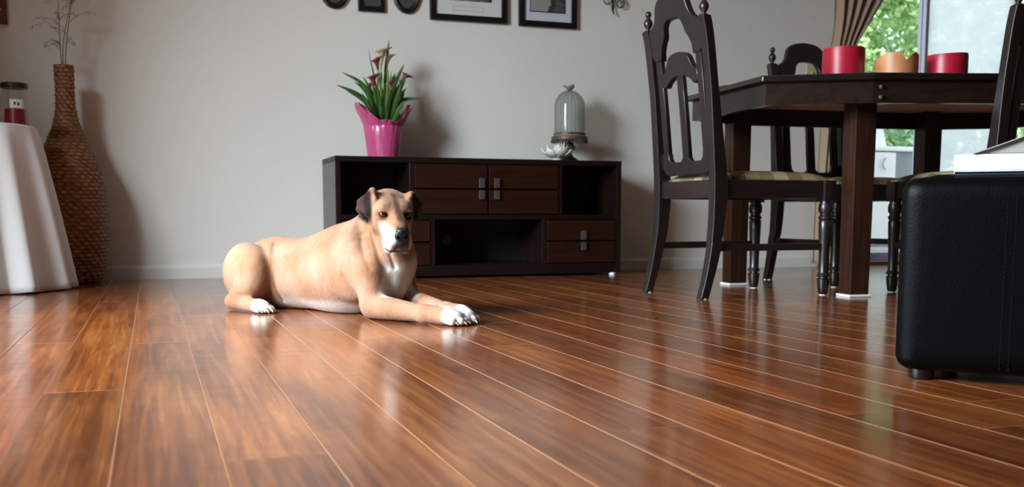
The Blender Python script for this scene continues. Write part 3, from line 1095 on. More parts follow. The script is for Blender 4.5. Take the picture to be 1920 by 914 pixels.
# first large picture
f1 = thing('framed_picture', 'wide black framed picture with white mat and a caption box, left of the two', 'picture', (1.369, YW, 1.291), 0)
rect_frame(f1, 0.413, 0.40, 0.031, 0.022)
mb_ = MB().box((0.031, -0.012, 0.031), (0.382, -0.004, 0.369)).build('mat_board', M_mat, f1)
MB().box((0.082, -0.0128, 0.102), (0.330, -0.010, 0.318)).build('photograph', M_ph1, f1)
cp = MB()
for lo, hi in (((0.122, -0.0126, 0.052), (0.286, -0.011, 0.0535)), ((0.122, -0.0126, 0.074), (0.286, -0.011, 0.0755)), ((0.122, -0.0126, 0.052), (0.1235, -0.011, 0.0755)), ((0.2845, -0.0126, 0.052), (0.286, -0.011, 0.0755))):
    cp.box(lo, hi)
cp.build('caption_box', M_line, mb_)
f2 = thing('framed_picture', 'black framed picture of a dark cliff beside the wall sconce', 'picture', (1.847, YW, 1.288), 0)
rect_frame(f2, 0.327, 0.40, 0.031, 0.022)
MB().box((0.031, -0.012, 0.031), (0.296, -0.004, 0.369)).build('mat_board', M_mat2, f2)
ph = MB().box((0.062, -0.0128, 0.076), (0.264, -0.010, 0.32)).build('photograph', M_black, f2)
MB().box((0.066, -0.0134, 0.081), (0.260, -0.011, 0.316)).build('sky_print', M_sky, ph)
cl = [(0.260, 0.081), (0.160, 0.081), (0.166, 0.104), (0.180, 0.114), (0.176, 0.135), (0.190, 0.16), (0.20, 0.19), (0.26, 0.20)]
MB().prism([(x, -z) for x, z in cl], 0.0, 0.0008, Matrix.Rotation(R(90), 4, 'X') @ Matrix.Scale(-1, 4, (0, 1, 0)) @ Matrix.Translation((0, 0, 0.0134))).build('cliff_print', M_ph2, ph)
f3 = thing('small_picture', 'small black rectangular frame hanging between the two oval frames', 'picture', (1.003, YW, 1.309), 0)
rect_frame(f3, 0.134, 0.19, 0.027, 0.018)
MB().box((0.027, -0.010, 0.027), (0.107, -0.003, 0.163)).build('picture_glass', M_mirror, f3)
def oval(label, cx, zb, a, b_):
    o = thing('oval_picture', label, 'picture', (cx, YW, zb), 0, 'small oval frames')
    n = 56
    prof = [(0.0, 0.0), (0.001, 0.016), (0.008, 0.020), (0.018, 0.016), (0.027, 0.010), (0.027, 0.0)]
    vs, fs = [], []
    for k in range(n):
        t = 2 * PI * k / n
        for d, y in prof:
            vs.append(((a - d) * math.cos(t), -y, b_ + (b_ - d) * math.sin(t)))
    m = len(prof)
    for k in range(n):
        for i in range(m):
            fs.append((k * m + i, k * m + (i + 1) % m, ((k + 1) % n) * m + (i + 1) % m, ((k + 1) % n) * m + i))
    MB().add(vs, fs).build('frame_ring', M_black, o, smooth=True)
    pl = [((a - 0.025) * math.cos(2 * PI * k / n), (b_ - 0.025) * math.sin(2 * PI * k / n)) for k in range(n)]
    MB().prism(pl, 0.002, 0.008, Matrix.Translation((0, 0, b_)) @ Matrix.Rotation(R(90), 4, 'X')).build('picture_glass', M_mirror, o)
oval('black oval frame at the far left end of the picture row', 0.888, 1.312, 0.070, 0.085)
oval('black oval frame next to the wide picture with the white mat', 1.250, 1.311, 0.0715, 0.105)
# corner of a red picture at the left edge
M_redart = mat('red_canvas', srgb(92, 36, 28), 0.7, noise=0.5, nscale=30)
M_artedge = mat('red_canvas_edge', srgb(70, 26, 22), 0.7)
M_dot = mat('pale_dot', srgb(190, 160, 140), 0.7)
ra = thing('red_canvas_picture', 'dark red canvas at the top left edge of the picture', 'picture', (-0.95, YW, 1.148), 0)
cv = MB().box((0, -0.03, 0), (0.378, 0, 0.5)).build('canvas', M_redart, ra, bevel=0.002)
for x, z in ((0.352, 0.06), (0.36, 0.13), (0.33, 0.1), (0.30, 0.05), (0.25, 0.12), (0.20, 0.06), (0.15, 0.15)):
    MB().lathe([(0.006, 0), (0.006, 0.001)], seg=10, M=Matrix.Translation((x, -0.0302, z)) @ Matrix.Rotation(R(90), 4, 'X')).build('painted_dot', M_dot, cv)

# ------------------------------------------------------------------ wall sconce
M_iron = mat('wrought_iron', srgb(40, 38, 34), 0.5, metal=0.5, noise=0.2)
M_crystal = thin_glass('crystal', (0.86, 0.93, 0.90, 1), 0.25)
sc = thing('wall_sconce', 'wrought iron scroll sconce with a glass drop on the wall', 'sconce', (2.385, YB, 1.40))
MB().tube(smooth_path([(0, -0.004, 0.0), (0, -0.010, 0.06), (0, -0.012, 0.16), (0, -0.006, 0.34)], 5), 0.0055, 8, flat=0.7).build('back_bar', M_iron, sc, smooth=True)
def spiral(cx, cz, r0, turns, sgn, start, y):
    pts = []
    for i in range(36):
        t = i / 35
        a = start + sgn * turns * 2 * PI * t
        r = r0 * (1 - 0.72 * t)
        pts.append((cx + r * math.cos(a), y - 0.012 * t, cz + r * math.sin(a)))
    return pts
for s in (-1, 1):
    cz = 0.034 if s < 0 else 0.020
    pts = [(0, -0.012, 0.11), (s * 0.016, -0.02, 0.092)] + spiral(s * 0.034, cz + 0.016, 0.031, 1.25, -s, R(90), -0.024)
    MB().tube(pts, 0.0032, 7).build('scroll', M_iron, sc, smooth=True)
    pts = [(0, -0.012, 0.17)] + spiral(s * 0.045, 0.235, 0.036, 1.2, s, R(-90), -0.024)
    MB().tube(pts, 0.0032, 7).build('scroll', M_iron, sc, smooth=True)
MB().tube([(0, -0.012, 0.13), (0.0, -0.05, 0.115), (0.002, -0.075, 0.13)], 0.004, 7).build('arm', M_iron, sc, smooth=True)
MB().lathe([(0.006, 0), (0.026, 0.006), (0.03, 0.016), (0.028, 0.018), (0.006, 0.01)], (0.002, -0.075, 0.128), 20).build('candle_cup', M_iron, sc, smooth=True)
MB().lathe([(0.002, 0), (0.011, 0.012), (0.013, 0.03), (0.010, 0.05), (0.003, 0.058)], (0.004, -0.04, 0.020), 8).build('glass_drop', M_crystal, sc)
MB().tube([(-0.004, -0.02, 0.03), (-0.005, -0.022, 0.0), (-0.001, -0.024, -0.014), (0.001, -0.026, -0.026)], [0.0025, 0.003, 0.0042, 0.002], 7).build('tail_finial', M_iron, sc, smooth=True)
# wall switch plate
M_plate = mat('ivory_plate', srgb(196, 180, 132), 0.5)
sw = thing('light_switch', 'ivory light switch plate on the wall beside the curtain', 'switch', (3.667, YB, 1.13))
MB().box((-0.034, -0.006, -0.055), (0.034, 0, 0.055), 0.002).build('plate', M_plate, sw)
MB().box((-0.005, -0.013, -0.012), (0.005, -0.005, 0.008), 0.001).build('toggle', M_plate, sw)

# ------------------------------------------------------------------ curtain
M_curt = mat('taupe_curtain', srgb(166, 140, 116), 0.85, spec=0.2, sheen=0.3, bump=0.1, nscale=250)
M_lining = mat('pale_curtain_edge', srgb(214, 196, 180), 0.85, spec=0.2)
def curtain():
    ct = thing('curtain', 'taupe curtain gathered to the side of the sliding door', 'curtain', (3.62, YB - 0.085, 0))
    # (z, left, right) in wall metres from 3.62
    key = [(2.12, 0.10, 0.80), (1.80, 0.11, 0.62), (1.58, 0.13, 0.495), (1.42, 0.14, 0.385), (1.29, 0.13, 0.300), (1.12, 0.11, 0.215), (0.98, 0.10, 0.185), (0.85, 0.085, 0.185), (0.6, 0.07, 0.20), (0.3, 0.05, 0.22), (0.02, 0.04, 0.23)]
    rows = smooth_path(key, 5)
    nc = 90
    def sheet(c0, c1, name, m):
        vs, fs = [], []
        for (z, l, r) in rows:
            w = r - l
            dep = min(0.052, 0.022 + 0.018 / max(w, 0.08) * 0.12)
            for j in range(c0, c1 + 1):
                t = j / nc
                fold = math.sin(t * 2 * PI * 5.5 + 0.6 * math.sin(z * 2)) + 0.35 * math.sin(t * 2 * PI * 11 + z)
                vs.append((l + w * t + 0.006 * math.cos(t * 35) * (w / 0.4), dep * fold * 0.75, z))
        k = c1 - c0 + 1
        for i in range(len(rows) - 1):
            for j in range(k - 1):
                fs.append((i * k + j, i * k + j + 1, (i + 1) * k + j + 1, (i + 1) * k + j))
        o = MB().add(vs, fs).build(name, m, ct, smooth=True)
        for p in o.data.polygons:
            p.use_smooth = True
        s_ = o.modifiers.new('thick', 'SOLIDIFY')
        s_.thickness = 0.002
        return o
    sheet(0, 78, 'fabric', M_curt)
    sheet(78, 90, 'edge_band', M_lining)
    tie = [(0.145 + 0.062 * math.cos(a), 0.05 * math.sin(a), 1.0 + 0.012 * math.cos(a)) for a in [2 * PI * k / 28 for k in range(28)]]
    MB().tube(tie, 0.010, 8, closed=True, flat=0.5).build('tieback', M_curt, ct, smooth=True)
    MB().tube([(0.0, 0.0, 2.13), (1.2, 0.0, 2.13), (2.35, 0.0, 2.13)], 0.011, 10).build('rod', M_iron, ct, smooth=True)
    for x in (0.05, 2.3):
        MB().box((x - 0.012, 0.0, 2.115), (x + 0.012, 0.085, 2.145)).build('bracket', M_iron, ct)
curtain()

# ------------------------------------------------------------------ potted calla lily
M_foil = mat('pink_foil', srgb(184, 70, 116), 0.3, spec=0.5, coat=0.3, bump=0.5, nscale=28, bdist=0.006)
M_soil = mat('potting_soil', srgb(44, 32, 24), 0.9, noise=0.4)
PXx, PYy = 1.080, 4.945
pot = thing('foil_wrapped_pot', 'pink foil wrapped flower pot on the console', 'pot', (PXx, PYy, CH + 0.001))
nf = 72
def foil_rim(a):
    # flaps rise at the left and right, low at the front and back
    return 0.196 + 0.066 * abs(math.cos(a)) ** 2.6 + 0.006 * math.sin(7 * a) - 0.028 * max(0, -math.sin(a - 0.25)) ** 2
vs, fs = [], []
prof = [(0.0, 0.0), (0.070, 0.0), (0.076, 0.003), (0.082, 0.05), (0.089, 0.10), (0.0945, 0.145), (0.092, 0.152), (0.095, 0.158)]
for r, z in prof:
    for k in range(nf):
        a = 2 * PI * k / nf
        cr = 0.0016 * math.sin(17 * a + 40 * z) + 0.0014 * math.sin(29 * a - 30 * z)
        vs.append(((r + cr * (r > 0.05)) * math.cos(a), (r + cr * (r > 0.05)) * math.sin(a), z))
for i in range(1, 9):
    t = i / 8
    for k in range(nf):
        a = 2 * PI * k / nf
        H = foil_rim(a)
        z = 0.158 + (H - 0.158) * t
        flare = 0.034 * t * (0.35 + 0.9 * abs(math.cos(a)) ** 1.5)
        r = 0.095 + flare + 0.006 * t * math.sin(9 * a + 3 * t) + 0.004 * t * math.sin(21 * a) + 0.0025 * math.sin(33 * a)
        vs.append((r * math.cos(a), r * math.sin(a), z))
nr = len(prof) + 8
for i in range(nr - 1):
    for k in range(nf):
        a, b_ = i * nf + k, i * nf + (k + 1) % nf
        fs.append((a, b_, b_ + nf, a + nf))
fw = MB().add(vs, fs).build('foil_wrap', M_foil, pot, smooth=True)
for p in fw.data.polygons:
    p.use_smooth = True
so = fw.modifiers.new('thick', 'SOLIDIFY')
so.thickness = 0.0012
MB().lathe([(0.088, 0.135), (0.08, 0.142), (0.02, 0.146)], seg=24).build('soil', M_soil, pot, smooth=True)
def leaf_mat(name, c0, c1):
    N = Nodes(name)
    t = N.n('ShaderNodeTexNoise')
    t.inputs['Scale'].default_value = 25
    N.l(N.coords((3, 3, 0.6)), t.inputs['Vector'])
    N.l(N.ramp(t.outputs['Fac'], [(0.3, c0), (0.7, c1)]), N.b.inputs['Base Color'])
    N.b.inputs['Roughness'].default_value = 0.4
    N.b.inputs['Subsurface Weight'].default_value = 0.05
    return N.m
M_leaf = leaf_mat('calla_leaf', srgb(48, 92, 40), srgb(84, 136, 62))
M_leafd = leaf_mat('calla_leaf_dark', srgb(34, 70, 32), srgb(58, 104, 48))
M_stem = leaf_mat('calla_stem', srgb(96, 136, 56), srgb(132, 168, 82))
M_fmar = leaf_mat('maroon_spathe', srgb(98, 38, 44), srgb(140, 74, 64))
M_fpink = leaf_mat('pink_spathe', srgb(178, 70, 130), srgb(206, 110, 160))
M_fpeach = leaf_mat('pale_green_spathe', srgb(140, 152, 92), srgb(204, 186, 156))
lily = thing('calla_lily', 'calla lily plant with long green leaves and maroon flowers in the pink pot', 'plant', (PXx, PYy, CH + 0.14))
PS = 0.00247       # metres per pixel at the plant
def pl(xp, yp, dy=0.0):
    return ((xp - 718) * PS, dy, (292 - yp) * PS - 0.14)
def leaf(base, mid, tip, w, m):
    sp = [Vector(p) for p in smooth_path([base, mid, tip], 9)]
    n_ = len(sp)
    vs, fs = [], []
    for i, p in enumerate(sp):
        t = i / (n_ - 1)
        d = (sp[min(i + 1, n_ - 1)] - sp[max(i - 1, 0)]).normalized()
        side = d.cross(Vector((0.25, -1, 0.25))).normalized()
        nrm = side.cross(d)
        ww = 1.5 * w * (0.20 * (1 - t) + 2.1 * t * (1 - t) ** 1.05) if t > 0 else w * 0.22
        if i == n_ - 1:
            ww = 0.0004
        vs += [p - side * ww + nrm * ww * 0.35, p - nrm * ww * 0.15, p + side * ww + nrm * ww * 0.35]
    for i in range(n_ - 1):
        a = i * 3
        fs += [(a, a + 1, a + 4, a + 3), (a + 1, a + 2, a + 5, a + 4)]
    o = MB().add(vs, fs).build('leaf', m, lily)
    for p in o.data.polygons:
        p.use_smooth = True
    s_ = o.modifiers.new('thick', 'SOLIDIFY')
    s_.thickness = 0.0012
    return o
leaves = [((708, 232), (680, 160), (632, 132), 0.012, 0, -.05), ((704, 232), (676, 178), (624, 154), 0.013, 1, -.02), ((706, 236), (684, 205), (660, 188), 0.010, 1, -.06),
          ((712, 232), (690, 165), (668, 142), 0.011, 1, .05), ((714, 232), (700, 170), (682, 132), 0.012, 0, .03), ((728, 232), (750, 182), (791, 174), 0.012, 1, -.02),
          ((724, 232), (738, 160), (764, 105), 0.014, 0, .02), ((726, 232), (744, 165), (758, 134), 0.013, 1, -.05), ((722, 232), (735, 155), (752, 120), 0.012, 0, .06),
          ((716, 232), (708, 160), (694, 80), 0.006, 1, .03), ((720, 232), (724, 130), (733, 60), 0.011, 0, .01), ((730, 234), (752, 190), (770, 168), 0.009, 0, .06),
          ((712, 234), (702, 178), (690, 150), 0.013, 0, -.04), ((722, 234), (728, 178), (738, 142), 0.014, 1, -.06), ((718, 234), (718, 180), (716, 150), 0.012, 0, -.03),
          ((732, 236), (742, 205), (757, 160), 0.012, 1, -.03), ((702, 234), (690, 196), (672, 168), 0.011, 0, -.03), ((715, 234), (706, 190), (700, 160), 0.012, 1, .0)]
leaves += [((710, 236), (694, 190), (682, 158), 0.012, 1, -.05), ((726, 236), (738, 186), (748, 150), 0.013, 0, -.05), ((720, 236), (722, 190), (728, 158), 0.012, 1, -.06),
           ((728, 236), (742, 200), (752, 182), 0.011, 0, -.06), ((706, 236), (694, 208), (678, 184), 0.011, 0, -.06), ((714, 236), (710, 196), (706, 172), 0.012, 0, -.06),
           ((722, 236), (732, 170), (748, 128), 0.012, 1, .03), ((712, 236), (698, 178), (676, 150), 0.011, 1, .04)]
leaves += [((709 + 2 * i, 238), (707 + 2.4 * i + 3 * (i % 2), 185 - 6 * (i % 3)), (700 + 4.4 * i, 150 - 14 * (i % 3)), 0.007 + 0.001 * (i % 3), 2 if i % 2 else 0, -0.05 + 0.015 * (i % 5)) for i in range(10)]
leaves += [((704, 238), (686, 186), (648, 160), 0.010, 0, 0.03), ((730, 238), (748, 178), (770, 150), 0.011, 0, 0.03), ((726, 238), (748, 160), (772, 128), 0.009, 1, 0.05)]
for (b0, b1, b2, w, d, dy) in leaves:
    leaf(pl(*b0, dy * 0.4), pl(*b1, dy), pl(*b2, dy * 1.5), w, (M_leaf, M_leafd, M_stem)[d])
def calla(xp, yp, ln, wd, tilt, m, bx, dy=0.0):
    """spathe: rolled funnel flaring to a pointed lip"""
    top = Vector(pl(xp, yp, dy))
    d = Vector((math.sin(tilt), -0.15, math.cos(tilt))).normalized()
    ln *= 1.2
    base = top - d * ln
    stp = smooth_path([pl(bx, 232, dy * 0.4), tuple((Vector(pl((bx + xp) / 2, 232 - (232 - yp) * 0.5, dy * 0.8)))), tuple(base)], 6)
    fl = MB().tube(stp, [0.0048 - 0.0016 * i / 12 for i in range(13)], 8).build('flower_stem', M_stem, lily, smooth=True)
    sx = d.orthogonal().normalized()
    sx = (Vector((1, 0, 0)) - d * d.x).normalized()
    sy = d.cross(sx)
    vs, fs = [], []
    n_, mm = 24, 9
    for i in range(mm):
        t = i / (mm - 1)
        rad = 1.25 * wd * (0.16 + 0.34 * t + 0.50 * t ** 4)
        for k in range(n_):
            a = 2 * PI * k / n_
            lip = 1 + 0.55 * t ** 3 * max(0, math.cos(a)) ** 3
            up = ln * t * (0.92 + 0.10 * math.cos(a) * t)
            if t > 0.8:
                up -= 0.06 * ln * (1 - math.cos(a)) * (t - 0.8) * 5
            vs.append(base + d * up + (sx * math.cos(a) + sy * math.sin(a)) * rad * lip)
    for i in range(mm - 1):
        for k in range(n_):
            a, b_ = i * n_ + k, i * n_ + (k + 1) % n_
            fs.append((a, b_, b_ + n_, a + n_))
    sp_ = MB().add(vs, fs).build('spathe', m, fl, smooth=True)
    for p in sp_.data.polygons:
        p.use_smooth = True
    s_ = sp_.modifiers.new('thick', 'SOLIDIFY')
    s_.thickness = 0.001
calla(714, 78, 0.072, 0.027, 0.02, M_fpeach, 714, -0.03)
calla(702, 97, 0.052, 0.020, -0.25, M_fmar, 711, -0.02)
calla(732, 87, 0.050, 0.018, 0.18, M_fpeach, 722, 0.0)
calla(767, 124, 0.050, 0.020, 0.75, M_fmar, 728, -0.02)
calla(694, 131, 0.046, 0.023, -0.12, M_fmar, 708, -0.04)
calla(690, 146, 0.040, 0.015, -0.35, M_fmar, 706, 0.02)
calla(722, 143, 0.042, 0.013, -0.45, M_fpink, 726, -0.06)

# ------------------------------------------------------------------ cloche on a cake stand, white flower
M_zinc = mat('aged_bronze', srgb(92, 78, 66), 0.5, metal=0.45, noise=0.35, nscale=30)
M_birdm = mat('grey_metal_bird', srgb(126, 122, 112), 0.5, metal=0.3, noise=0.2)
M_mesh = thin_glass('grey_wire_mesh', (0.84, 0.86, 0.84, 1), 0.02, 0.34, srgb(150, 152, 144))
M_tanw = mat('tan_wood_disc', srgb(150, 112, 74), 0.6, noise=0.2)
QX, QY = 2.074, 4.985
stand = thing('cake_stand', 'brown metal pedestal stand with fringed rim on the console', 'stand', (QX, QY, CH + 0.001))
MB().lathe([(0.052, 0), (0.053, 0.006), (0.045, 0.016), (0.022, 0.030), (0.014, 0.042), (0.012, 0.052), (0.02, 0.060), (0.030, 0.074), (0.031, 0.080), (0.02, 0.096), (0.013, 0.106), (0.03, 0.114)], seg=28).build('pedestal', M_zinc, stand, smooth=True)
plt = MB().lathe([(0.02, 0.112), (0.088, 0.113), (0.095, 0.116), (0.096, 0.130), (0.092, 0.133), (0.02, 0.133)], seg=40).build('plate', M_zinc, stand, smooth=True)
for k in range(40):
    a = 2 * PI * k / 40
    c = Vector((0.093 * math.cos(a), 0.093 * math.sin(a), 0.116))
    MB().tube([c, c + Vector((0, 0, -0.008)), c + Vector((0.002 * math.cos(a), 0.002 * math.sin(a), -0.016))], [0.0042, 0.0045, 0.0016], 6).build('fringe_bead', M_zinc, plt, smooth=True)
cl_ = thing('bell_cloche', 'grey domed mesh cloche with a bird on top on the stand', 'cloche', (QX, QY, CH + 0.1355))
MB().lathe([(0.07, 0.0), (0.082, 0.0), (0.082, 0.006), (0.07, 0.007)], seg=40).build('base_disc', M_tanw, cl_, smooth=True)
dome = [(0.0775, 0.012), (0.0775, 0.155)] + [(0.0775 * math.cos(R(t)), 0.155 + 0.079 * math.sin(R(t))) for t in range(10, 91, 10)]
MB().lathe(dome, seg=48, cap=False).build('mesh_dome', M_mesh, cl_, smooth=True)
MB().lathe([(0.079, 0.006), (0.084, 0.008), (0.084, 0.016), (0.079, 0.018), (0.077, 0.012)], seg=44, cap=False).build('rim_band', M_zinc, cl_, smooth=True)
for k in range(12):
    a = 2 * PI * (k + 0.5) / 12
    MB().tube([((r + 0.0008) * math.cos(a), (r + 0.0008) * math.sin(a), z) for r, z in dome], 0.0011, 5).build('wire_rib', M_zinc, cl_, smooth=True)
def ellip(m, c, r, rot=None, n=12):
    vs, fs = [], []
    Mx = rot if rot is not None else Matrix.Identity(3)
    for i in range(n + 1):
        th = PI * i / n
        for k in range(n * 2):
            a = PI * k / n
            v = Vector((r[0] * math.sin(th) * math.cos(a), r[1] * math.sin(th) * math.sin(a), r[2] * math.cos(th)))
            vs.append(Vector(c) + Mx @ v)
    w = n * 2
    for i in range(n):
        for k in range(w):
            fs.append((i * w + k, i * w + (k + 1) % w, (i + 1) * w + (k + 1) % w, (i + 1) * w + k))
    return m.add(vs, fs)
zt = 0.234
bd = MB()
bd.tube(smooth_path([(-0.034, 0, zt + 0.027), (-0.018, 0, zt + 0.016), (0.0, 0, zt + 0.013), (0.014, 0, zt + 0.020), (0.018, 0, zt + 0.028), (0.026, 0, zt + 0.027)], 4),
        [0.003, 0.0035, 0.004, 0.005, 0.0065, 0.009, 0.011, 0.012, 0.0125, 0.0125, 0.012, 0.011, 0.0105, 0.010, 0.0095, 0.009, 0.0085, 0.0075, 0.005, 0.003, 0.0006], 10)
bd.lathe([(0.006, zt - 0.002), (0.003, zt + 0.004), (0.004, zt + 0.010)], seg=10)
bd.build('bird_knob', M_birdm, cl_, smooth=True)
M_porc = mat('white_porcelain', srgb(216, 214, 206), 0.3, spec=0.5)
wf = thing('white_flower_dish', 'white porcelain flower standing in front of the cake stand', 'ornament', (1.955, 4.86, CH + 0.001))
MB().lathe([(0.022, 0), (0.026, 0.003), (0.022, 0.012), (0.03, 0.02)], seg=20).build('base', M_porc, wf, smooth=True)
def petal(a, ln, w, lift, name='petal'):
    vs, fs = [], []
    n_, mm = 8, 8
    for i in range(mm + 1):
        t = i / mm
        out = 0.012 + ln * math.sin(t * PI / 2 * 1.0) * 0.9
        z = 0.010 + lift * t ** 1.6
        ww = w * math.sin(PI * min(1, 0.18 + 0.82 * t)) ** 0.7 if t < 1 else 0.0015
        for k in range(n_ + 1):
            s = k / n_ * 2 - 1
            x, y, zz = out, ww * s, z + 0.012 * s * s * (1 - 0.3 * t)
            vs.append((x * math.cos(a) - y * math.sin(a), x * math.sin(a) + y * math.cos(a), zz))
    for i in range(mm):
        for k in range(n_):
            q = i * (n_ + 1) + k
            fs.append((q, q + 1, q + n_ + 2, q + n_ + 1))
    o = MB().add(vs, fs).build(name, M_porc, wf, smooth=True)
    for p in o.data.polygons:
        p.use_smooth = True
    s_ = o.modifiers.new('thick', 'SOLIDIFY')
    s_.thickness = 0.0025
for k in range(7):
    petal(2 * PI * k / 7 + 0.2, 0.078, 0.032, 0.042 + 0.012 * (k % 2))
for k in range(5):
    petal(2 * PI * k / 5 + 0.6, 0.048, 0.026, 0.064)

# ------------------------------------------------------------------ candles and dish on the dining table
M_redc = mat('red_candle_wax', srgb(176, 22, 48), 0.38, spec=0.5, noise=0.12, nscale=25, stretch=(1, 1, 6))
M_wick = mat('wick', srgb(30, 26, 22), 0.9)
M_cream = mat('amber_wax', srgb(196, 132, 82), 0.45, noise=0.25, nscale=14)
def pillar(x, y, r, h, label, dip):
    c = thing('pillar_candle', label, 'candle', (x, y, 0.8005), 0, 'red pillar candles on the dining table')
    n_ = 48
    vs, fs = [], []
    pr = [(r - 0.004, 0), (r, 0.004), (r, 0.5), (r, 0.9), (r - 0.002, 1.0), (r - 0.012, 0.985), (r - 0.020, 0.9), (0.01, 0.88)]
    for i, (rr_, f) in enumerate(pr):
        for k in range(n_):
            a = 2 * PI * k / n_
            z = f if i < 2 else f * (h + dip * math.cos(a - 0.4))
            vs.append((rr_ * math.cos(a), rr_ * math.sin(a), z))
    for i in range(len(pr) - 1):
        for k in range(n_):
            a, b_ = i * n_ + k, i * n_ + (k + 1) % n_
            fs.append((a, b_, b_ + n_, a + n_))
    fs += [tuple(range(n_ - 1, -1, -1)), tuple(range((len(pr) - 1) * n_, len(pr) * n_))]
    MB().add(vs, fs).build('wax', M_redc, c, smooth=True)
    for k in range(3):
        a = 2 * PI * k / 3
        MB().tube([(0.03 * math.cos(a), 0.03 * math.sin(a), h * 0.86), (0.03 * math.cos(a) + 0.002, 0.03 * math.sin(a), h * 0.94)], 0.0014, 6).build('wick', M_wick, c)
pillar(2.527, 3.345, 0.079, 0.136, 'taller red pillar candle on the table, nearest the curtain', 0.0)
pillar(2.882, 3.19, 0.074, 0.110, 'lower red pillar candle with a slanted rim on the right of the table', 0.004)
bw = thing('amber_candle', 'amber coloured candle with a jagged burnt rim between the two red candles', 'candle', (2.688, 3.24, 0.8005))
n_ = 72
vs, fs = [], []
def rimh(a):
    # jagged burnt rim, drawn around the candle; low notch towards the front right
    ph_ = a + R(40)
    x = math.cos(ph_)
    xs = [-1, -0.75, -0.5, 0.0, 0.25, 0.33, 0.42, 0.52, 0.62, 0.85, 1.0]
    hs_ = [0.086, 0.094, 0.104, 0.108, 0.104, 0.092, 0.078, 0.080, 0.094, 0.108, 0.100]
    h = float(np.interp(x, xs, hs_))
    return h if math.sin(ph_) < 0.1 else 0.5 * h + 0.042
pr = [(0.074, 0), (0.078, 0.04), (0.079, 0.5), (0.079, 1.0), (0.071, 1.0), (0.066, 0.55), (0.02, 0.42)]
for i, (r_, f) in enumerate(pr):
    for k in range(n_):
        a = 2 * PI * k / n_
        vs.append((r_ * math.cos(a), r_ * math.sin(a), f * (rimh(a) if i in (2, 3, 4) else 0.06)))
for i in range(len(pr) - 1):
    for k in range(n_):
        a, b_ = i * n_ + k, i * n_ + (k + 1) % n_
        fs.append((a, b_, b_ + n_, a + n_))
fs += [tuple(range(n_ - 1, -1, -1)), tuple(range((len(pr) - 1) * n_, len(pr) * n_))]
MB().add(vs, fs).build('wax', M_cream, bw, smooth=True)
MB().tube([(0.0, 0.0, 0.024), (0.003, 0, 0.036)], 0.0014, 6).build('wick', M_wick, bw)
M_dish = mat('orange_ceramic', srgb(196, 104, 46), 0.4, noise=0.15)
dsh = thing('orange_dish', 'flat orange dish on the left end of the table behind the chair', 'dish', (2.27, 3.69, 0.8005))
MB().lathe([(0.05, 0), (0.06, 0.002), (0.085, 0.013), (0.088, 0.020), (0.084, 0.021), (0.055, 0.008), (0.01, 0.006)], seg=36).build('bowl', M_dish, dsh, smooth=True)
MB().lathe([(0.084, 0.019), (0.088, 0.0205), (0.086, 0.0225), (0.083, 0.021)], seg=36, cap=False).build('rim', M_dish, dsh, smooth=True)

# ------------------------------------------------------------------ open book on the ottoman
M_page = mat('white_pages', srgb(226, 226, 232), 0.8, noise=0.06, nscale=200, stretch=(0.3, 0.3, 30))
M_cover = mat('grey_book_cover', srgb(150, 144, 138), 0.6, noise=0.1)
bk = thing('thick_book', 'thick white book with its cover lifting, lying on the black ottoman', 'book', (0, 0, 0))
M_fan = mat('shaded_page_paper', srgb(168, 162, 152), 0.8, noise=0.1, nscale=150, stretch=(0.3, 0.3, 25))  # page paper greyed: shade under the cover painted in
# book: local x runs along the ottoman's long side
bk.location = (1.394, 1.513, OH + 0.005)
bk.rotation_euler.z = OA + R(6)
soft_box((0, 0, 0.0), (0.24, 0.17, 0.034), 0.004, 8).build('page_block', M_page, bk, smooth=True)
nb_ = 14
vs, fs = [], []
for i in range(nb_ + 1):
    t = i / nb_
    x = 0.030 + 0.214 * t
    z = 0.0355 + 0.085 * t ** 1.15
    for y in (-0.004, 0.174):
        vs.append((x, y, z))
for i in range(nb_):
    fs.append((2 * i, 2 * i + 2, 2 * i + 3, 2 * i + 1))
wv_, wf_ = [], []
for i in range(nb_ + 1):
    x, z = vs[2 * i][0], vs[2 * i][2]
    wv_ += [(x, 0.004, 0.0342), (x, 0.166, 0.0342), (x, 0.166, z - 0.003), (x, 0.004, z - 0.003)]
for i in range(nb_):
    a = 4 * i
    wf_ += [(a + k, a + (k + 1) % 4, a + 4 + (k + 1) % 4, a + 4 + k) for k in range(4)]
wf_ += [(3, 2, 1, 0), tuple(4 * nb_ + k for k in range(4))]
MB().add(wv_, wf_).build('fanned_pages', M_fan, bk)
cv = MB().add(vs, fs).build('cover', M_cover, bk, smooth=True)
s_ = cv.modifiers.new('thick', 'SOLIDIFY')
s_.thickness = 0.0025

# ------------------------------------------------------------------ outside the sliding door
M_patio = mat('patio_concrete', srgb(150, 146, 142), 0.9, noise=0.12, nscale=6)
M_stone = mat('grey_block_wall', srgb(140, 144, 148), 0.9, noise=0.2, nscale=9)
M_whitem = mat('white_painted_metal', srgb(222, 226, 228), 0.5)
M_greym = mat('grey_painted_metal', srgb(120, 128, 136), 0.5)
struct(MB().box((1.5, YB + T + 0.01, -0.10), (16, 16, -0.06)).build('floor_patio', M_patio))
gr = thing('barbecue_grill', 'white and grey grill cart standing on the patio outside the door', 'grill', (5.36, 6.60, -0.06))
MB().box((-0.12, -0.02, 0.12), (0.17, 0.40, 0.86)).build('side_cabinet', M_greym, gr, bevel=0.006)
MB().box((-0.14, -0.04, 0.86), (0.62, 0.46, 0.895)).build('worktop', M_whitem, gr, bevel=0.006)
MB().box((0.17, -0.01, 0.12), (0.60, 0.40, 0.86)).build('firebox', M_greym, gr, bevel=0.006)
dr = MB().box((-0.10, -0.035, 0.64), (0.12, -0.018, 0.85)).build('door', M_whitem, gr, bevel=0.004)
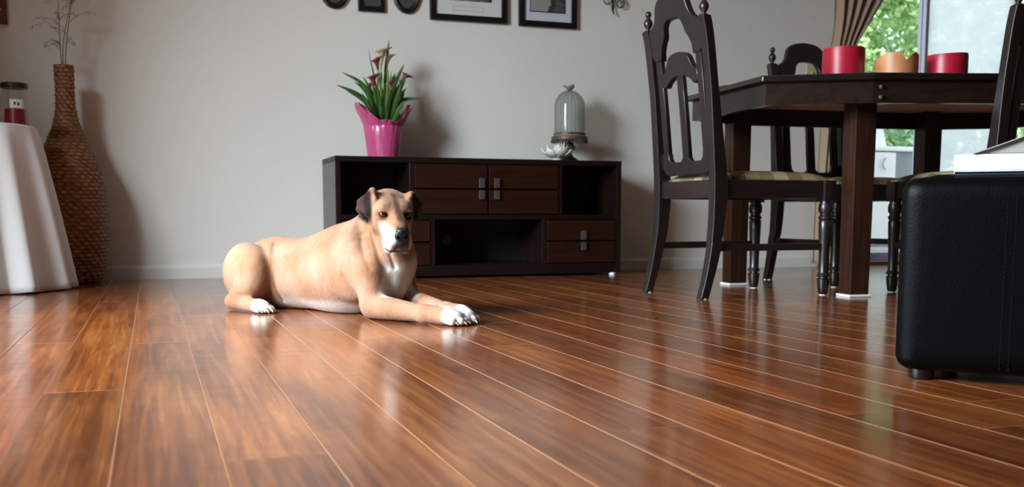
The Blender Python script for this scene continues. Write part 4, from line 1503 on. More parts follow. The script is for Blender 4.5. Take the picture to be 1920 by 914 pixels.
arc = [(0.02 - 0.035 * math.cos(R(t)), -0.05, 0.76 + 0.045 * math.sin(R(t))) for t in range(-75, 76, 10)]
MB().tube(arc, 0.006, 8).build('handle', M_steel, dr, smooth=True)
d2 = MB().box((-0.10, -0.035, 0.16), (0.10, -0.018, 0.60)).build('door', M_whitem, gr, bevel=0.004)
MB().lathe([(0.035, 0), (0.035, 0.02), (0.028, 0.03)], seg=20, M=Matrix.Translation((0.36, -0.012, 0.74)) @ Matrix.Rotation(R(90), 4, 'X')).build('knob', M_whitem, gr, smooth=True)
MB().lathe([(0.10, 0), (0.10, 0.03), (0.05, 0.05)], seg=20, M=Matrix.Translation((0.20, -0.015, 0.50)) @ Matrix.Rotation(R(90), 4, 'X')).build('dial', M_stone, gr, smooth=True)
MB().prism([(-0.16, 0.90), (0.10, 0.90), (0.05, 1.06), (-0.02, 1.12), (-0.16, 1.14)], -0.35, -0.05, Matrix.Rotation(R(90), 4, 'X')).build('lid', M_whitem, gr, bevel=0.01)
for x in (-0.09, 0.57):
    for y in (0.02, 0.36):
        MB().tube([(x, y, 0.0), (x, y, 0.14)], 0.022, 10).build('wheel_leg', M_greym, gr, smooth=True)
gw = thing('garden_wall', 'low grey garden wall with a pale cap behind the grill', 'wall', (2.5, 8.4, -0.06))
MB().box((0, 0, 0), (12, 0.2, 0.78)).build('wall_body', M_stone, gw)
MB().box((-0.02, -0.03, 0.78), (12.02, 0.23, 0.84)).build('cap', M_whitem, gw, bevel=0.01)

M_foliage = leaf_mat('garden_leaf', srgb(142, 184, 116), srgb(202, 226, 152))
M_foliage2 = leaf_mat('garden_leaf_dark', srgb(100, 146, 108), srgb(156, 196, 144))
M_bark = mat('bark', srgb(78, 62, 48), 0.9, noise=0.3)
def bush(label, x, y, rx, ry, z0, z1, n_, m, seed, lsz=0.085):
    rb = np.random.RandomState(seed)
    t_ = thing('garden_tree', label, 'tree', (x, y, -0.06), 0, 'trees in the garden')
    MB().tube([(0, 0, 0), (0.03, 0.02, z0 + 0.4), (0.0, 0.0, (z0 + z1) / 2)], [0.09, 0.07, 0.04], 8).build('trunk', M_bark, t_, smooth=True)
    # leaf fronds gathered in clumps
    nc_ = 46
    cc = rb.normal(size=(nc_, 3))
    cc /= np.linalg.norm(cc, axis=1)[:, None]
    cc *= rb.uniform(0.45, 1.0, (nc_, 1)) ** 0.5
    idx = rb.randint(0, nc_, n_)
    P = cc[idx] + rb.normal(size=(n_, 3)) * 0.13
    P = P * [rx, ry, (z1 - z0) / 2] + [0, 0, (z0 + z1) / 2]
    D = cc[idx] * [1, 1, 0.4] + rb.normal(size=(n_, 3)) * 0.55 + [0, 0, -0.25]
    D /= np.linalg.norm(D, axis=1)[:, None]
    U = np.cross(D, rb.normal(size=(n_, 3)))
    U /= np.linalg.norm(U, axis=1)[:, None]
    ln = lsz * rb.uniform(0.7, 1.5, (n_, 1))
    wd = ln * 0.34
    Nn = np.cross(D, U)
    v0, v1, v2, v3 = P, P + D * ln * 0.5 + U * wd + Nn * wd * .25, P + D * ln, P + D * ln * 0.5 - U * wd + Nn * wd * .25
    V = np.stack([v0, v1, v2, v3], 1).reshape(-1, 3)
    me = bpy.data.meshes.new('foliage')
    me.from_pydata(V.tolist(), [], [(4 * i, 4 * i + 1, 4 * i + 2, 4 * i + 3) for i in range(n_)])
    me.materials.append(m)
    o = bpy.data.objects.new('foliage', me)
    COL.objects.link(o)
    o.parent = t_
    o['kind'] = 'stuff'
bush('bright green leafy tree filling the clear pane beside the curtain', 8.35, 10.3, 1.1, 0.75, 0.6, 3.6, 17000, M_foliage, 1)
bush('darker tree behind the leafy tree outside the clear pane', 11.0, 13.4, 1.9, 0.9, 0.4, 4.8, 14000, M_foliage2, 2, 0.11)
bush('green tree outside behind the hazy right pane', 11.2, 10.3, 1.2, 0.9, 0.7, 3.8, 7000, M_foliage, 3)
bush('low green shrub above the garden wall behind the grill', 7.45, 8.98, 0.7, 0.18, 0.7, 1.5, 3500, M_foliage2, 4, 0.07)
# ------------------------------------------------------------------ the dog: one continuous skin grown from a blended distance field
DO = np.array([0.679, 3.008, 0.0])
DU = np.array([0.571, -0.82, 0.0]); DU /= np.linalg.norm(DU)     # nose direction of the body
DR = np.array([DU[1], -DU[0], 0.0])                               # the dog's right, towards the camera
def w2l(v):
    return np.array([v @ DU, v @ DR, v[2]])
def l2w(P):
    return P[:, :1] * DU + P[:, 1:2] * DR + P[:, 2:3] * np.array([0, 0, 1.0])
# head frame
HC = np.array([0.664, 2.952, 0.328])
to_cam = np.array([0, 0, 0.3]) - HC
to_cam[2] = 0
to_cam /= np.linalg.norm(to_cam)
im_right = np.array([-to_cam[1], to_cam[0], 0.0])
if im_right[0] < 0:
    im_right = -im_right
yaw_h, pit_h = R(13), R(15)
HF = to_cam * math.cos(yaw_h) + im_right * math.sin(yaw_h)
HF = HF * math.cos(pit_h) - np.array([0, 0, 1.0]) * math.sin(pit_h)
HS = im_right * math.cos(yaw_h) - to_cam * math.sin(yaw_h)
HT = np.cross(HF, HS)
if HT[2] < 0:
    HT = -HT
rl = R(-1.5)
HS, HT = HS * math.cos(rl) + HT * math.sin(rl), HT * math.cos(rl) - HS * math.sin(rl)
hc, hf, hs, ht = w2l(HC - DO), w2l(HF), w2l(HS), w2l(HT)
HB3 = np.array([hf, hs, ht])            # rows: head axes in body coordinates
def hp(f, s, t):
    return hc + f * hf + s * hs + t * ht
prims = []
def E(c, r, k=0.03, B=None, sub=False):
    prims.append(('e', np.array(c, float), np.array(r, float), k, B, sub))
def Cc(a, b, ra, rb, k=0.02, sub=False):
    prims.append(('c', np.array(a, float), np.array(b, float), (ra, rb), k, sub))
def Tri(a, b, c, th, k=0.01):
    prims.append(('t', np.array(a, float), np.array(b, float), np.array(c, float), th, k))
def rotz(a):
    c, s = math.cos(a), math.sin(a)
    return np.array([[c, s, 0], [-s, c, 0], [0, 0, 1]])
# trunk
E((-0.17, 0.0, 0.135), (0.20, 0.120, 0.132), 0.05)
Cc((-0.20, 0.0, 0.122), (-0.46, 0.0, 0.114), 0.118, 0.112, 0.05)
E((-0.53, 0.0, 0.115), (0.125, 0.112, 0.110), 0.05)
E((-0.010, 0.030, 0.128), (0.080, 0.066, 0.112), 0.05)
E((-0.12, 0.0, 0.222), (0.12, 0.070, 0.055), 0.05)
# neck
nb = hp(-0.035, 0.0, -0.02)
Cc((-0.085, 0.0, 0.195), nb, 0.095, 0.062, 0.05)
Cc((0.012, 0.01, 0.17), hp(-0.005, 0.0, -0.06), 0.070, 0.048, 0.04)
# shoulders, forelegs
for sg in (1, -1):
    rr_ = 0.096 if sg > 0 else -0.052
    E((-0.07, rr_, 0.150), (0.085, 0.045, 0.100), 0.035)
    Cc((0.00 if sg > 0 else -0.03, rr_ + sg * 0.006, 0.135), (0.018 if sg > 0 else -0.01, rr_ + sg * 0.012, 0.052), 0.050, 0.041, 0.025)
el_r, wr_r, pw_r = (0.022, 0.110, 0.038), (0.232, 0.122, 0.028), (0.300, 0.112, 0.026)
el_l, wr_l, pw_l = (0.0, -0.066, 0.042), (0.225, 0.022, 0.028), (0.298, 0.048, 0.026)
for el, wr, pw in ((el_r, wr_r, pw_r), (el_l, wr_l, pw_l)):
    Cc(el, wr, 0.038, 0.023, 0.016)
    Cc(wr, pw, 0.0255, 0.027, 0.015)
    d = np.array(pw) - np.array(wr); d[2] = 0; d /= np.linalg.norm(d)
    sd = np.array([-d[1], d[0], 0])
    E(np.array(pw) + d * 0.012 + [0, 0, -0.003], (0.040, 0.034, 0.021), 0.012, np.array([d, sd, [0, 0, 1]]))
    for q, (off, fw) in enumerate(((-0.0275, 0.026), (-0.0095, 0.042), (0.0095, 0.042), (0.0275, 0.026))):
        b0 = np.array(pw) + d * (fw - 0.012) + sd * off * 0.95
        b1 = np.array(pw) + d * (fw + 0.010) + sd * off * 1.1
        b0[2], b1[2] = 0.020, 0.0125
        Cc(b0, b1, 0.0128, 0.0112, 0.005)
# hind legs
for sg in (1, -1):
    E((-0.535, sg * 0.105, 0.116), (0.105, 0.064, 0.100), 0.014, rotz(sg * R(6)))
    E((-0.475, sg * 0.132, 0.112), (0.055, 0.044, 0.072), 0.014)
    Cc((-0.485, sg * 0.146, 0.072), (-0.545, sg * 0.152, 0.032), 0.042, 0.026, 0.016)
    hk, tt = np.array((-0.548, sg * 0.160, 0.026)), np.array((-0.405, sg * 0.176, 0.021))
    Cc(hk, tt, 0.0235, 0.021, 0.014)
    d = tt - hk; d[2] = 0; d /= np.linalg.norm(d)
    sd = np.array([-d[1], d[0], 0])
    E(tt + d * 0.012, (0.034, 0.028, 0.020), 0.012, np.array([d, sd, [0, 0, 1]]))
    for off, fw in ((-0.022, 0.026), (-0.0075, 0.038), (0.0075, 0.038), (0.022, 0.026)):
        b0 = tt + d * (fw - 0.012) + sd * off; b1 = tt + d * (fw + 0.012) + sd * off * 1.1
        b0[2], b1[2] = 0.019, 0.0120
        Cc(b0, b1, 0.0115, 0.0100, 0.0045)
# tail lying behind on the far side
Cc((-0.63, -0.02, 0.07), (-0.66, -0.12, 0.03), 0.026, 0.020, 0.02)
Cc((-0.66, -0.12, 0.03), (-0.58, -0.25, 0.018), 0.020, 0.012, 0.01)
# skull and face
B = HB3
E(hp(-0.008, -0.005, -0.006), (0.068, 0.063, 0.043), 0.02, B)
for sg in (1, -1):
    E(hp(0.040, sg * 0.026, 0.004), (0.026, 0.025, 0.024), 0.015, B)
    E(hp(0.012, sg * (0.040 if sg > 0 else 0.047), -0.032), (0.044, 0.025, 0.042), 0.02, B)
Cc(hp(0.035, 0, -0.016), hp(0.128, 0, -0.040), 0.036, 0.0205, 0.018)
Cc(hp(0.045, 0, -0.048), hp(0.118, 0, -0.060), 0.043, 0.031, 0.02)
for sg in (1, -1):
    E(hp(0.098, sg * 0.0235, -0.079), (0.042, 0.0175, 0.034), 0.010, B)
Cc(hp(-0.005, 0, -0.076), hp(0.096, 0, -0.094), 0.036, 0.018, 0.012)
for sg in (1, -1):
    E(hp(0.066, sg * 0.0355, -0.010), (0.012, 0.013, 0.0095), 0.006, B, True)
    E(hp(0.0605, sg * 0.035, 0.0005), (0.010, 0.017, 0.0055), 0.006, B)
    E(hp(0.0585, sg * 0.036, -0.0195), (0.009, 0.015, 0.004), 0.006, B)
    # folded drop ears
    er = 1.0 if sg < 0 else 0.93
    ex = 0.008 if sg < 0 else 0.0
    bf, bb = hp(0.022, sg * (0.046 + ex), 0.028), hp(-0.038, sg * 0.046, 0.016)
    pk = hp(0.000, sg * 0.058, 0.043 if sg < 0 else 0.036)
    ou, tip = hp(-0.004, sg * 0.092 * er, 0.010), hp(0.010, sg * 0.082 * er, -0.034)
    o2 = hp(-0.003, sg * 0.097 * er, -0.012)
    mid = hp(0.034 - ex, sg * (0.064 + ex), -0.016)
    Tri(bf, pk, mid, 0.0056, 0.012)
    Tri(pk, ou, mid, 0.0062, 0.012)
    Tri(ou, o2, mid, 0.0060, 0.010)
    Tri(o2, tip, mid, 0.0058, 0.006)
    Tri(bb, pk, ou, 0.0052, 0.010)
    Cc(hp(-0.01, sg * 0.042, 0.018), pk, 0.018, 0.007, 0.014)
# loose skin folds on the neck and the flank crease
def groove(pts, rad, k=0.012):
    for a, b in zip(pts, pts[1:]):
        Cc(a, b, rad, rad, k, True)

def build_dog():
    h = 0.0032
    lo = np.array([-0.72, -0.29, -0.008])
    hi = np.array([0.46, 0.26, 0.42])
    n = np.ceil((hi - lo) / h).astype(int)
    ax = [lo[i] + h * np.arange(n[i]) for i in range(3)]
    D = np.full(n, 1.0, np.float32)
    for pr in prims:
        kind = pr[0]
        if kind == 'e':
            _, c, r, k, Bm, sub = pr
            ext = np.full(3, r.max())
            b0, b1 = c - ext, c + ext
        elif kind == 'c':
            _, a, b, (ra, rb), k, sub = pr
            b0, b1 = np.minimum(a - ra, b - rb), np.maximum(a + ra, b + rb)
        else:
            _, a, b, c3, th, k = pr
            sub = False
            b0, b1 = np.minimum(np.minimum(a, b), c3) - th, np.maximum(np.maximum(a, b), c3) + th
        m = k + 4 * h
        i0 = np.clip(np.floor((b0 - m - lo) / h).astype(int), 0, n - 1)
        i1 = np.clip(np.ceil((b1 + m - lo) / h).astype(int) + 1, 1, n)
        X = ax[0][i0[0]:i1[0], None, None].astype(np.float32)
        Y = ax[1][None, i0[1]:i1[1], None].astype(np.float32)
        Zz = ax[2][None, None, i0[2]:i1[2]].astype(np.float32)
        if kind == 'e':
            px, py, pz = X - c[0], Y - c[1], Zz - c[2]
            if Bm is not None:
                q = [Bm[i][0] * px + Bm[i][1] * py + Bm[i][2] * pz for i in range(3)]
            else:
                q = [px, py, pz]
            k0 = np.sqrt((q[0] / r[0]) ** 2 + (q[1] / r[1]) ** 2 + (q[2] / r[2]) ** 2)
            k1 = np.sqrt((q[0] / r[0] ** 2) ** 2 + (q[1] / r[1] ** 2) ** 2 + (q[2] / r[2] ** 2) ** 2) + 1e-6
            d = k0 * (k0 - 1) / k1
        elif kind == 'c':
            ab = b - a
            L2 = ab @ ab
            px, py, pz = X - a[0], Y - a[1], Zz - a[2]
            t = np.clip((px * ab[0] + py * ab[1] + pz * ab[2]) / L2, 0, 1)
            d = np.sqrt((px - t * ab[0]) ** 2 + (py - t * ab[1]) ** 2 + (pz - t * ab[2]) ** 2) - (ra + t * (rb - ra))
        else:
            px = [X - a[0], Y - a[1], Zz - a[2]]
            e0, e1 = b - a, c3 - a
            nn = np.cross(e0, e1)
            nn = nn / np.linalg.norm(nn)
            G = np.array([[e0 @ e0, e0 @ e1], [e0 @ e1, e1 @ e1]])
            Gi = np.linalg.inv(G)
            d0 = px[0] * e0[0] + px[1] * e0[1] + px[2] * e0[2]
            d1 = px[0] * e1[0] + px[1] * e1[1] + px[2] * e1[2]
            u = Gi[0, 0] * d0 + Gi[0, 1] * d1
            v = Gi[1, 0] * d0 + Gi[1, 1] * d1
            dn = np.abs(px[0] * nn[0] + px[1] * nn[1] + px[2] * nn[2])
            inside = (u >= 0) & (v >= 0) & (u + v <= 1)
            def seg(p, q_):
                ab = q_ - p
                qx = [X - p[0], Y - p[1], Zz - p[2]]
                t = np.clip((qx[0] * ab[0] + qx[1] * ab[1] + qx[2] * ab[2]) / (ab @ ab), 0, 1)
                return np.sqrt((qx[0] - t * ab[0]) ** 2 + (qx[1] - t * ab[1]) ** 2 + (qx[2] - t * ab[2]) ** 2)
            d = np.where(inside, dn, np.minimum(np.minimum(seg(a, b), seg(b, c3)), seg(c3, a))) - th
        V = D[i0[0]:i1[0], i0[1]:i1[1], i0[2]:i1[2]]
        if sub:
            hh = np.clip(0.5 - 0.5 * (V + d) / k, 0, 1)
            V[...] = V + (-d - V) * hh + k * hh * (1 - hh)
        else:
            hh = np.clip(0.5 + 0.5 * (d - V) / k, 0, 1)
            V[...] = d + (V - d) * hh - k * hh * (1 - hh)
    # the dog rests on the floor: cut flat just above z = 0
    fl = (0.0012 - ax[2])[None, None, :].astype(np.float32)
    kk = 0.004
    hh = np.clip(0.5 - 0.5 * (fl - D) / kk, 0, 1)
    D = fl + (D - fl) * hh + kk * hh * (1 - hh)
    # surface nets
    ins = D < 0
    c = np.zeros(np.array(D.shape) - 1, np.int16)
    for dx in (0, 1):
        for dy in (0, 1):
            for dz in (0, 1):
                c += ins[dx:D.shape[0] - 1 + dx, dy:D.shape[1] - 1 + dy, dz:D.shape[2] - 1 + dz]
    cells = np.argwhere((c > 0) & (c < 8))
    idx = np.full(c.shape, -1, np.int64)
    idx[tuple(cells.T)] = np.arange(len(cells))
    acc = np.zeros((len(cells), 3))
    cnt = np.zeros(len(cells))
    corner = [(x, y, z) for x in (0, 1) for y in (0, 1) for z in (0, 1)]
    vals = {cr: D[tuple((cells + cr).T)].astype(np.float64) for cr in corner}
    for a in corner:
        for i in range(3):
            if a[i] == 0:
                b = list(a); b[i] = 1; b = tuple(b)
                va, vb = vals[a], vals[b]
                m_ = (va < 0) != (vb < 0)
                t = np.where(m_, va / np.where(va == vb, 1, va - vb), 0)
                p = np.tile(np.array(a, float), (len(cells), 1))
                p[:, i] += t
                acc[m_] += p[m_]
                cnt[m_] += 1
    Vv = lo + h * (cells + acc / cnt[:, None])
    faces = []
    for i in range(3):
        j, k_ = [(1, 2), (2, 0), (0, 1)][i]
        sl0 = [slice(None)] * 3; sl1 = [slice(None)] * 3
        sl0[i] = slice(0, -1); sl1[i] = slice(1, None)
        cr = np.argwhere(ins[tuple(sl0)] != ins[tuple(sl1)])
        ok = (cr[:, j] > 0) & (cr[:, k_] > 0) & (cr[:, j] < D.shape[j] - 1) & (cr[:, k_] < D.shape[k_] - 1)
        cr = cr[ok]
        flip = ins[tuple(cr.T)]
        ej = np.zeros(3, int); ej[j] = 1
        ek = np.zeros(3, int); ek[k_] = 1
        q = np.stack([idx[tuple((cr - ej - ek).T)], idx[tuple((cr - ek).T)], idx[tuple(cr.T)], idx[tuple((cr - ej).T)]], 1)
        q[~flip] = q[~flip][:, ::-1]
        faces.append(q)
    Fq = np.concatenate(faces)
    # relax the net slightly
    nb_sum = np.zeros_like(Vv); nb_cnt = np.zeros(len(Vv))
    ed = np.concatenate([Fq[:, [0, 1]], Fq[:, [1, 2]], Fq[:, [2, 3]], Fq[:, [3, 0]]])
    for _ in range(2):
        nb_sum[:] = 0; nb_cnt[:] = 0
        for i in range(3):
            nb_sum[:, i] = np.bincount(ed[:, 0], Vv[ed[:, 1], i], len(Vv)) + np.bincount(ed[:, 1], Vv[ed[:, 0], i], len(Vv))
        nb_cnt = np.bincount(ed[:, 0], minlength=len(Vv)) + np.bincount(ed[:, 1], minlength=len(Vv))
        Vv = Vv * 0.45 + 0.55 * nb_sum / nb_cnt[:, None]
    Vv[:, 2] = np.maximum(Vv[:, 2], 0.0008)
    return Vv, Fq[:, ::-1]      # mirrored frame

DV, DF = build_dog()
# ---- loose skin: creases pressed into the surface along lines on the near side of the neck, shoulder and flank
def vnormals(V, F):
    n = np.cross(V[F[:, 2]] - V[F[:, 0]], V[F[:, 3]] - V[F[:, 1]])
    out = np.zeros_like(V)
    for i in range(4):
        for k in range(3):
            out[:, k] += np.bincount(F[:, i], n[:, k], len(V))
    return out / (np.linalg.norm(out, axis=1)[:, None] + 1e-12)
DN = vnormals(DV, DF)
if (DN[:, 2] * (DV[:, 2] - 0.12)).mean() < 0:
    DN = -DN
side = np.array([0.30, 0.95, 0.0])         # seen from the dog's right
side /= np.linalg.norm(side)
ah = np.array([side[1], -side[0], 0.0])    # along the flank
P2 = np.stack([DV @ ah, DV[:, 2]], 1)
CREASE = np.zeros(len(DV))
def crease(pts3, wdt, depth):
    pts = [np.array([np.array(p) @ ah, p[2]]) for p in smooth_path(pts3, 5)]
    best = np.full(len(DV), 9.0)
    for a, b in zip(pts, pts[1:]):
        ab = b - a
        t = np.clip(((P2 - a) @ ab) / (ab @ ab + 1e-12), 0, 1)
        best = np.minimum(best, np.linalg.norm(P2 - (a + t[:, None] * ab), axis=1))
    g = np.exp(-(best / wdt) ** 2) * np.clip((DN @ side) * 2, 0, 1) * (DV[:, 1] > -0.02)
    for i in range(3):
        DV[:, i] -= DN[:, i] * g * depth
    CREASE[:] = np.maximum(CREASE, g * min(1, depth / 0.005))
hb = hp(0.0, -0.05, -0.05)
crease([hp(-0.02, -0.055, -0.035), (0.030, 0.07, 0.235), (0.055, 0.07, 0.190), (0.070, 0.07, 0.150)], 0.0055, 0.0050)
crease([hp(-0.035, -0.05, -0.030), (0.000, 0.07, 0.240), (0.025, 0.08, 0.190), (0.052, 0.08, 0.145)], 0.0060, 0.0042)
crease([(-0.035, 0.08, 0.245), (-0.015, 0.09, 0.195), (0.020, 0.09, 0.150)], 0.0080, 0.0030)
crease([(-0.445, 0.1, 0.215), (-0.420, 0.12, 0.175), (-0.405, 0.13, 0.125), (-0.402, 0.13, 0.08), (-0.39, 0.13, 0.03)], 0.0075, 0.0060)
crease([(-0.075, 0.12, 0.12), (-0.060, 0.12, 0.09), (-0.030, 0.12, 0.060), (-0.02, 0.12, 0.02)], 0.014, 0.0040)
# ---- coat colours
lin = lambda r, g, b: np.array(srgb(r, g, b)[:3])
tan, ltan, dtan = lin(153, 109, 81), lin(170, 139, 119), lin(106, 66, 42)
wht, brn, blk, gry = lin(212, 205, 196), lin(26, 16, 14), lin(12, 11, 12), lin(22, 21, 23)
u_, r_, z_ = DV.T
q_ = DV - hc
f_, s_h, t_ = q_ @ hf, q_ @ hs, q_ @ ht
sm = lambda x, a, b: np.clip((x - a) / (b - a), 0, 1) ** 2 * (3 - 2 * np.clip((x - a) / (b - a), 0, 1))
nz = 0.5 + 0.25 * np.sin(37 * u_ + 21 * z_) + 0.25 * np.sin(29 * r_ - 41 * z_ + 13 * u_)
colv = tan[None] + (ltan - tan)[None] * (0.5 * nz)[:, None]
def blend(w, c_):
    global colv
    w = np.clip(w, 0, 1)[:, None]
    colv = colv * (1 - w) + c_[None] * w
headz = sm(-np.sqrt((f_ - 0.03) ** 2 + s_h ** 2 + (t_ + 0.03) ** 2), -0.15, -0.12)
body = 1 - headz
# darker saddle hints behind the neck; darker along the thigh edge
blend(0.35 * body * sm(z_, 0.19, 0.27) * sm(-np.abs(u_ + 0.30), -0.3, -0.1), lin(146, 104, 82))
blend(0.45 * body * sm(-np.abs(u_ + 0.42), -0.035, -0.01) * sm(r_, 0.09, 0.12) * sm(z_, 0.03, 0.08), dtan)
blend(0.55 * body * sm(-z_, -0.12, -0.05) * sm(-u_, 0.44, 0.52) * sm(r_, 0.1, 0.13), dtan)  # lower thigh: darker coat plus painted shade
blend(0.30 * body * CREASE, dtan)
tick = 0.5 + 0.5 * np.sin(150 * (u_ * 0.85 + z_ * 0.5) + 6 * np.sin(40 * z_) + 5 * np.sin(55 * r_))
blend(0.42 * sm(tick, 0.45, 0.9) * sm(-np.abs(u_ - 0.005), -0.065, -0.03) * sm(r_, 0.02, 0.05) * sm(z_, 0.15, 0.19) * (1 - sm(f_, 0.0, 0.05) * headz), lin(120, 86, 62))
# white belly, chest, toes
blend(0.9 * body * sm(-z_, -0.055, -0.020) * sm(-u_, 0.06, 0.12) * sm(u_, -0.46, -0.38) * sm(-r_, -0.16, -0.13), wht)
blend(body * sm(u_, 0.0, 0.03) * sm(-u_, -0.10, -0.085) * sm(0.050 + 0.35 * np.clip(0.19 - z_, 0, 1) - np.abs(r_ - 0.030) + 0.010, 0.0, 0.022) * sm(z_, 0.045, 0.08) * sm(-z_, -0.225, -0.185), wht)
for tt, d0 in ((pw_r, wr_r), (pw_l, wr_l)):
    d = np.array(tt) - np.array(d0); d[2] = 0; d /= np.linalg.norm(d)
    w = (DV - np.array(tt)) @ d
    near = np.sqrt((DV[:, 0] - tt[0]) ** 2 + (DV[:, 1] - tt[1]) ** 2) < 0.075
    blend(near * sm(w, -0.004, 0.018), wht)
for sg in (1, -1):
    near = np.sqrt((u_ + 0.385) ** 2 + (r_ - sg * 0.178) ** 2) < 0.055
    blend(near * (z_ < 0.05) * sm(u_, -0.420, -0.400), wht)
# head
blend(headz * 0.30 * sm(t_, 0.0, 0.04), dtan)
blend(headz * 0.85 * sm(-np.abs(s_h - 0.003), -0.014, -0.004) * sm(t_, -0.030, -0.008) * sm(f_, -0.01, 0.012), lin(66, 42, 30))
blend(headz * 0.40 * sm(t_, -0.004, 0.02) * sm(f_, -0.02, 0.01) * sm(-np.abs(np.abs(s_h) - 0.022), -0.02, -0.006), lin(112, 86, 64))
blend(headz * 0.55 * sm(-np.abs(np.abs(s_h) - 0.030), -0.018, -0.004) * sm(-np.abs(t_ - 0.012), -0.012, -0.003) * sm(f_, 0.03, 0.05), dtan)
wm = sm(f_, 0.052, 0.078) * sm(-t_, 0.022, 0.044) * headz * sm(t_, -0.128, -0.118) * sm(-np.abs(s_h), -0.058, -0.048)
blend(0.95 * wm, wht)
blend(0.6 * headz * sm(f_, 0.055, 0.08) * sm(-np.abs(s_h), -0.030, -0.018) * sm(-np.abs(t_ + 0.03), -0.022, -0.008), tan)
blend(0.92 * sm(f_, 0.108, 0.124) * sm(-np.abs(s_h - 0.006), -0.027, -0.016) * sm(t_, -0.106, -0.096) * sm(-t_, 0.015, 0.03), gry)
blend(headz * 0.85 * sm(-t_, 0.098, 0.106) * sm(f_, 0.06, 0.1) * sm(-np.abs(s_h), -0.03, -0.02), lin(120, 104, 100))
blend(headz * 0.85 * sm(-np.abs(t_ + 0.104 - 0.25 * np.abs(s_h)), -0.006, -0.002) * sm(f_, 0.09, 0.115), lin(40, 34, 34))
for sg in (1, -1):
    e = np.sqrt(((f_ - 0.063) / 1.3) ** 2 + (s_h - sg * 0.0355) ** 2 + ((t_ + 0.010) * 1.25) ** 2)
    blend(headz * 0.95 * sm(-e, -0.0175, -0.0125), blk)
    blend(headz * (0.45 if sg < 0 else 0.8) * sm(-e, -0.030, -0.017), dtan if sg < 0 else lin(46, 29, 21))  # one eye ringed darker: eye patch plus painted shade
    # ears
    ew = sm(sg * s_h, 0.051 + (0.009 if sg < 0 else 0), 0.060 + (0.009 if sg < 0 else 0)) * sm(t_, -0.060, -0.045) * (np.sqrt(f_ ** 2 + t_ ** 2) < 0.11)
    blend(ew * headz, brn)
    ew2 = sm(sg * s_h, 0.078, 0.090) * headz
    blend(0.55 * ew2, lin(78, 54, 48))
    blend(headz * 0.6 * sm(sg * s_h, 0.046, 0.052) * sm(t_, 0.040, 0.052), lin(150, 104, 78))

def fur_mat():
    N = Nodes('short_tan_coat')
    a = N.n('ShaderNodeAttribute', attribute_name='coat')
    t = N.n('ShaderNodeTexNoise')
    t.inputs['Scale'].default_value = 130
    t.inputs['Detail'].default_value = 4
    N.l(N.coords((1, 1, 0.5)), t.inputs['Vector'])
    t2 = N.n('ShaderNodeTexNoise')
    t2.inputs['Scale'].default_value = 9
    t2.inputs['Detail'].default_value = 3
    N.l(N.coords(), t2.inputs['Vector'])
    t3 = N.n('ShaderNodeTexNoise')
    t3.inputs['Scale'].default_value = 60
    t3.inputs['Detail'].default_value = 5
    N.l(N.coords((1.4, 1.4, 0.45), rot=(0, 0.5, 0.4)), t3.inputs['Vector'])
    av = N.n('ShaderNodeMath', operation='MULTIPLY_ADD', i_1=0.5)
    hv = N.n('ShaderNodeMath', operation='MULTIPLY', i_1=0.5)
    N.l(t2.outputs['Fac'], av.inputs[0])
    N.l(t3.outputs['Fac'], hv.inputs[0])
    N.l(hv.outputs[0], av.inputs[2])
    v = N.ramp(av.outputs[0], [(0.35, (0.80, 0.77, 0.74, 1)), (0.65, (1.08, 1.08, 1.08, 1))])
    mx = N.n('ShaderNodeMix', data_type='RGBA', blend_type='MULTIPLY')
    mx.inputs['Factor'].default_value = 1.0
    N.l(a.outputs['Color'], mx.inputs['A'])
    N.l(v, mx.inputs['B'])
    N.l(mx.outputs['Result'], N.b.inputs['Base Color'])
    N.b.inputs['Roughness'].default_value = 0.8
    N.b.inputs['Specular IOR Level'].default_value = 0.12
    N.b.inputs['Sheen Weight'].default_value = 0.12
    N.b.inputs['Sheen Roughness'].default_value = 0.4
    N.bump(t.outputs['Fac'], 0.45, 0.0025)
    return N.m
M_fur = fur_mat()
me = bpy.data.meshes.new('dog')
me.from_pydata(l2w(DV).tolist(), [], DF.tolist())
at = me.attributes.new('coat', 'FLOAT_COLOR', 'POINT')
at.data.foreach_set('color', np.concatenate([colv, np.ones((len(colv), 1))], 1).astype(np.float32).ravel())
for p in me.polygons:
    p.use_smooth = True
me.materials.append(M_fur)
dog = bpy.data.objects.new('dog', me)
COL.objects.link(dog)
dog.location = DO.tolist()
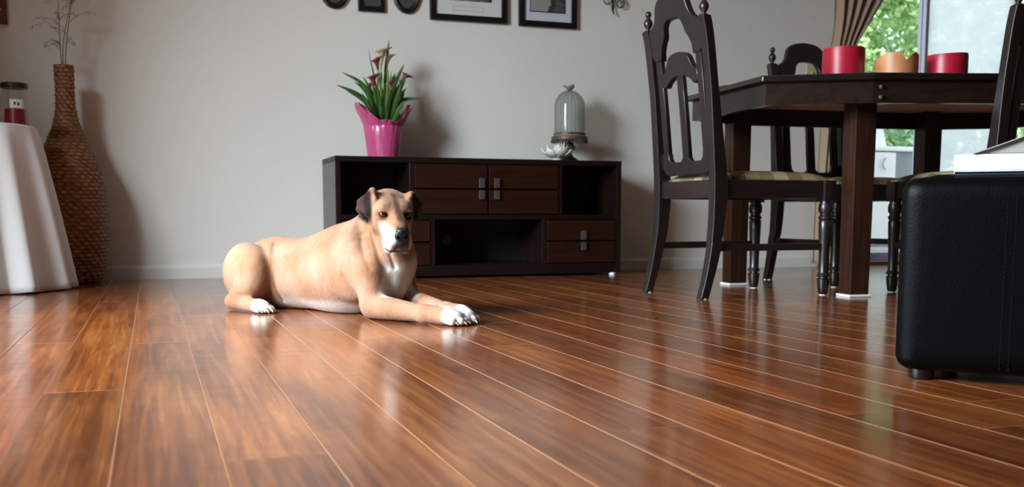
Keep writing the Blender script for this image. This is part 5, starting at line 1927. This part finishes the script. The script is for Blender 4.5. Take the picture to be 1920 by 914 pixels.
tag(dog, 'tan and white short-haired dog lying on the wooden floor, looking at the camera', 'dog')
def hw(f, s, t):
    return Vector((l2w(hp(f, s, t)[None])[0]).tolist())
Hrot = Matrix((HF.tolist(), HS.tolist(), HT.tolist())).transposed()
M_eye = mat('dark_brown_eye', srgb(34, 20, 14), 0.08, spec=0.7, coat=1.0)
M_nose = mat('black_wet_nose', srgb(26, 26, 31), 0.42, spec=0.4, bump=0.3, nscale=400, bdist=0.0006)
M_nostril = mat('nostril_black', srgb(2, 2, 2), 0.9, spec=0.0)
M_claw = mat('pale_claw', srgb(150, 132, 116), 0.4)
for sg in (1, -1):
    ellip(MB(), hw(0.0560, sg * 0.0355, -0.0095), (0.0100, 0.0112, 0.0100), Hrot, 12).build('eye', M_eye, dog, smooth=True)
ns = ellip(MB(), hw(0.1480, 0, -0.047), (0.0100, 0.0205, 0.0165), Hrot, 14)
ellip(ns, hw(0.1405, 0, -0.036), (0.016, 0.0155, 0.0110), Hrot, 12)
nso = ns.build('nose', M_nose, dog, smooth=True)
for sg in (1, -1):
    ellip(MB(), hw(0.1545, sg * 0.0098, -0.0490), (0.0030, 0.0052, 0.0046), Hrot, 8).build('nostril', M_nostril, nso, smooth=True)
def claws(tt, d0, spec):
    d = np.array(tt) - np.array(d0); d[2] = 0; d /= np.linalg.norm(d)
    sd = np.array([-d[1], d[0], 0])
    for off, fw in spec:
        b0 = np.array(tt) + d * fw + sd * off
        P = np.array([[b0[0], b0[1], 0.012], [*(b0 + d * 0.007)[:2], 0.010], [*(b0 + d * 0.012)[:2], 0.004]])
        MB().tube([Vector(p.tolist()) for p in l2w(P)], [0.0034, 0.0028, 0.0008], 7).build('claw', M_claw, dog, smooth=True)
for tt, d0 in ((pw_r, wr_r), (pw_l, wr_l)):
    claws(tt, d0, ((-0.030, 0.044), (-0.0105, 0.060), (0.0105, 0.060), (0.030, 0.044)))
claws((-0.405, 0.176, 0.021), (-0.548, 0.160, 0.026), ((-0.024, 0.045), (-0.0082, 0.057), (0.0082, 0.057), (0.024, 0.045)))
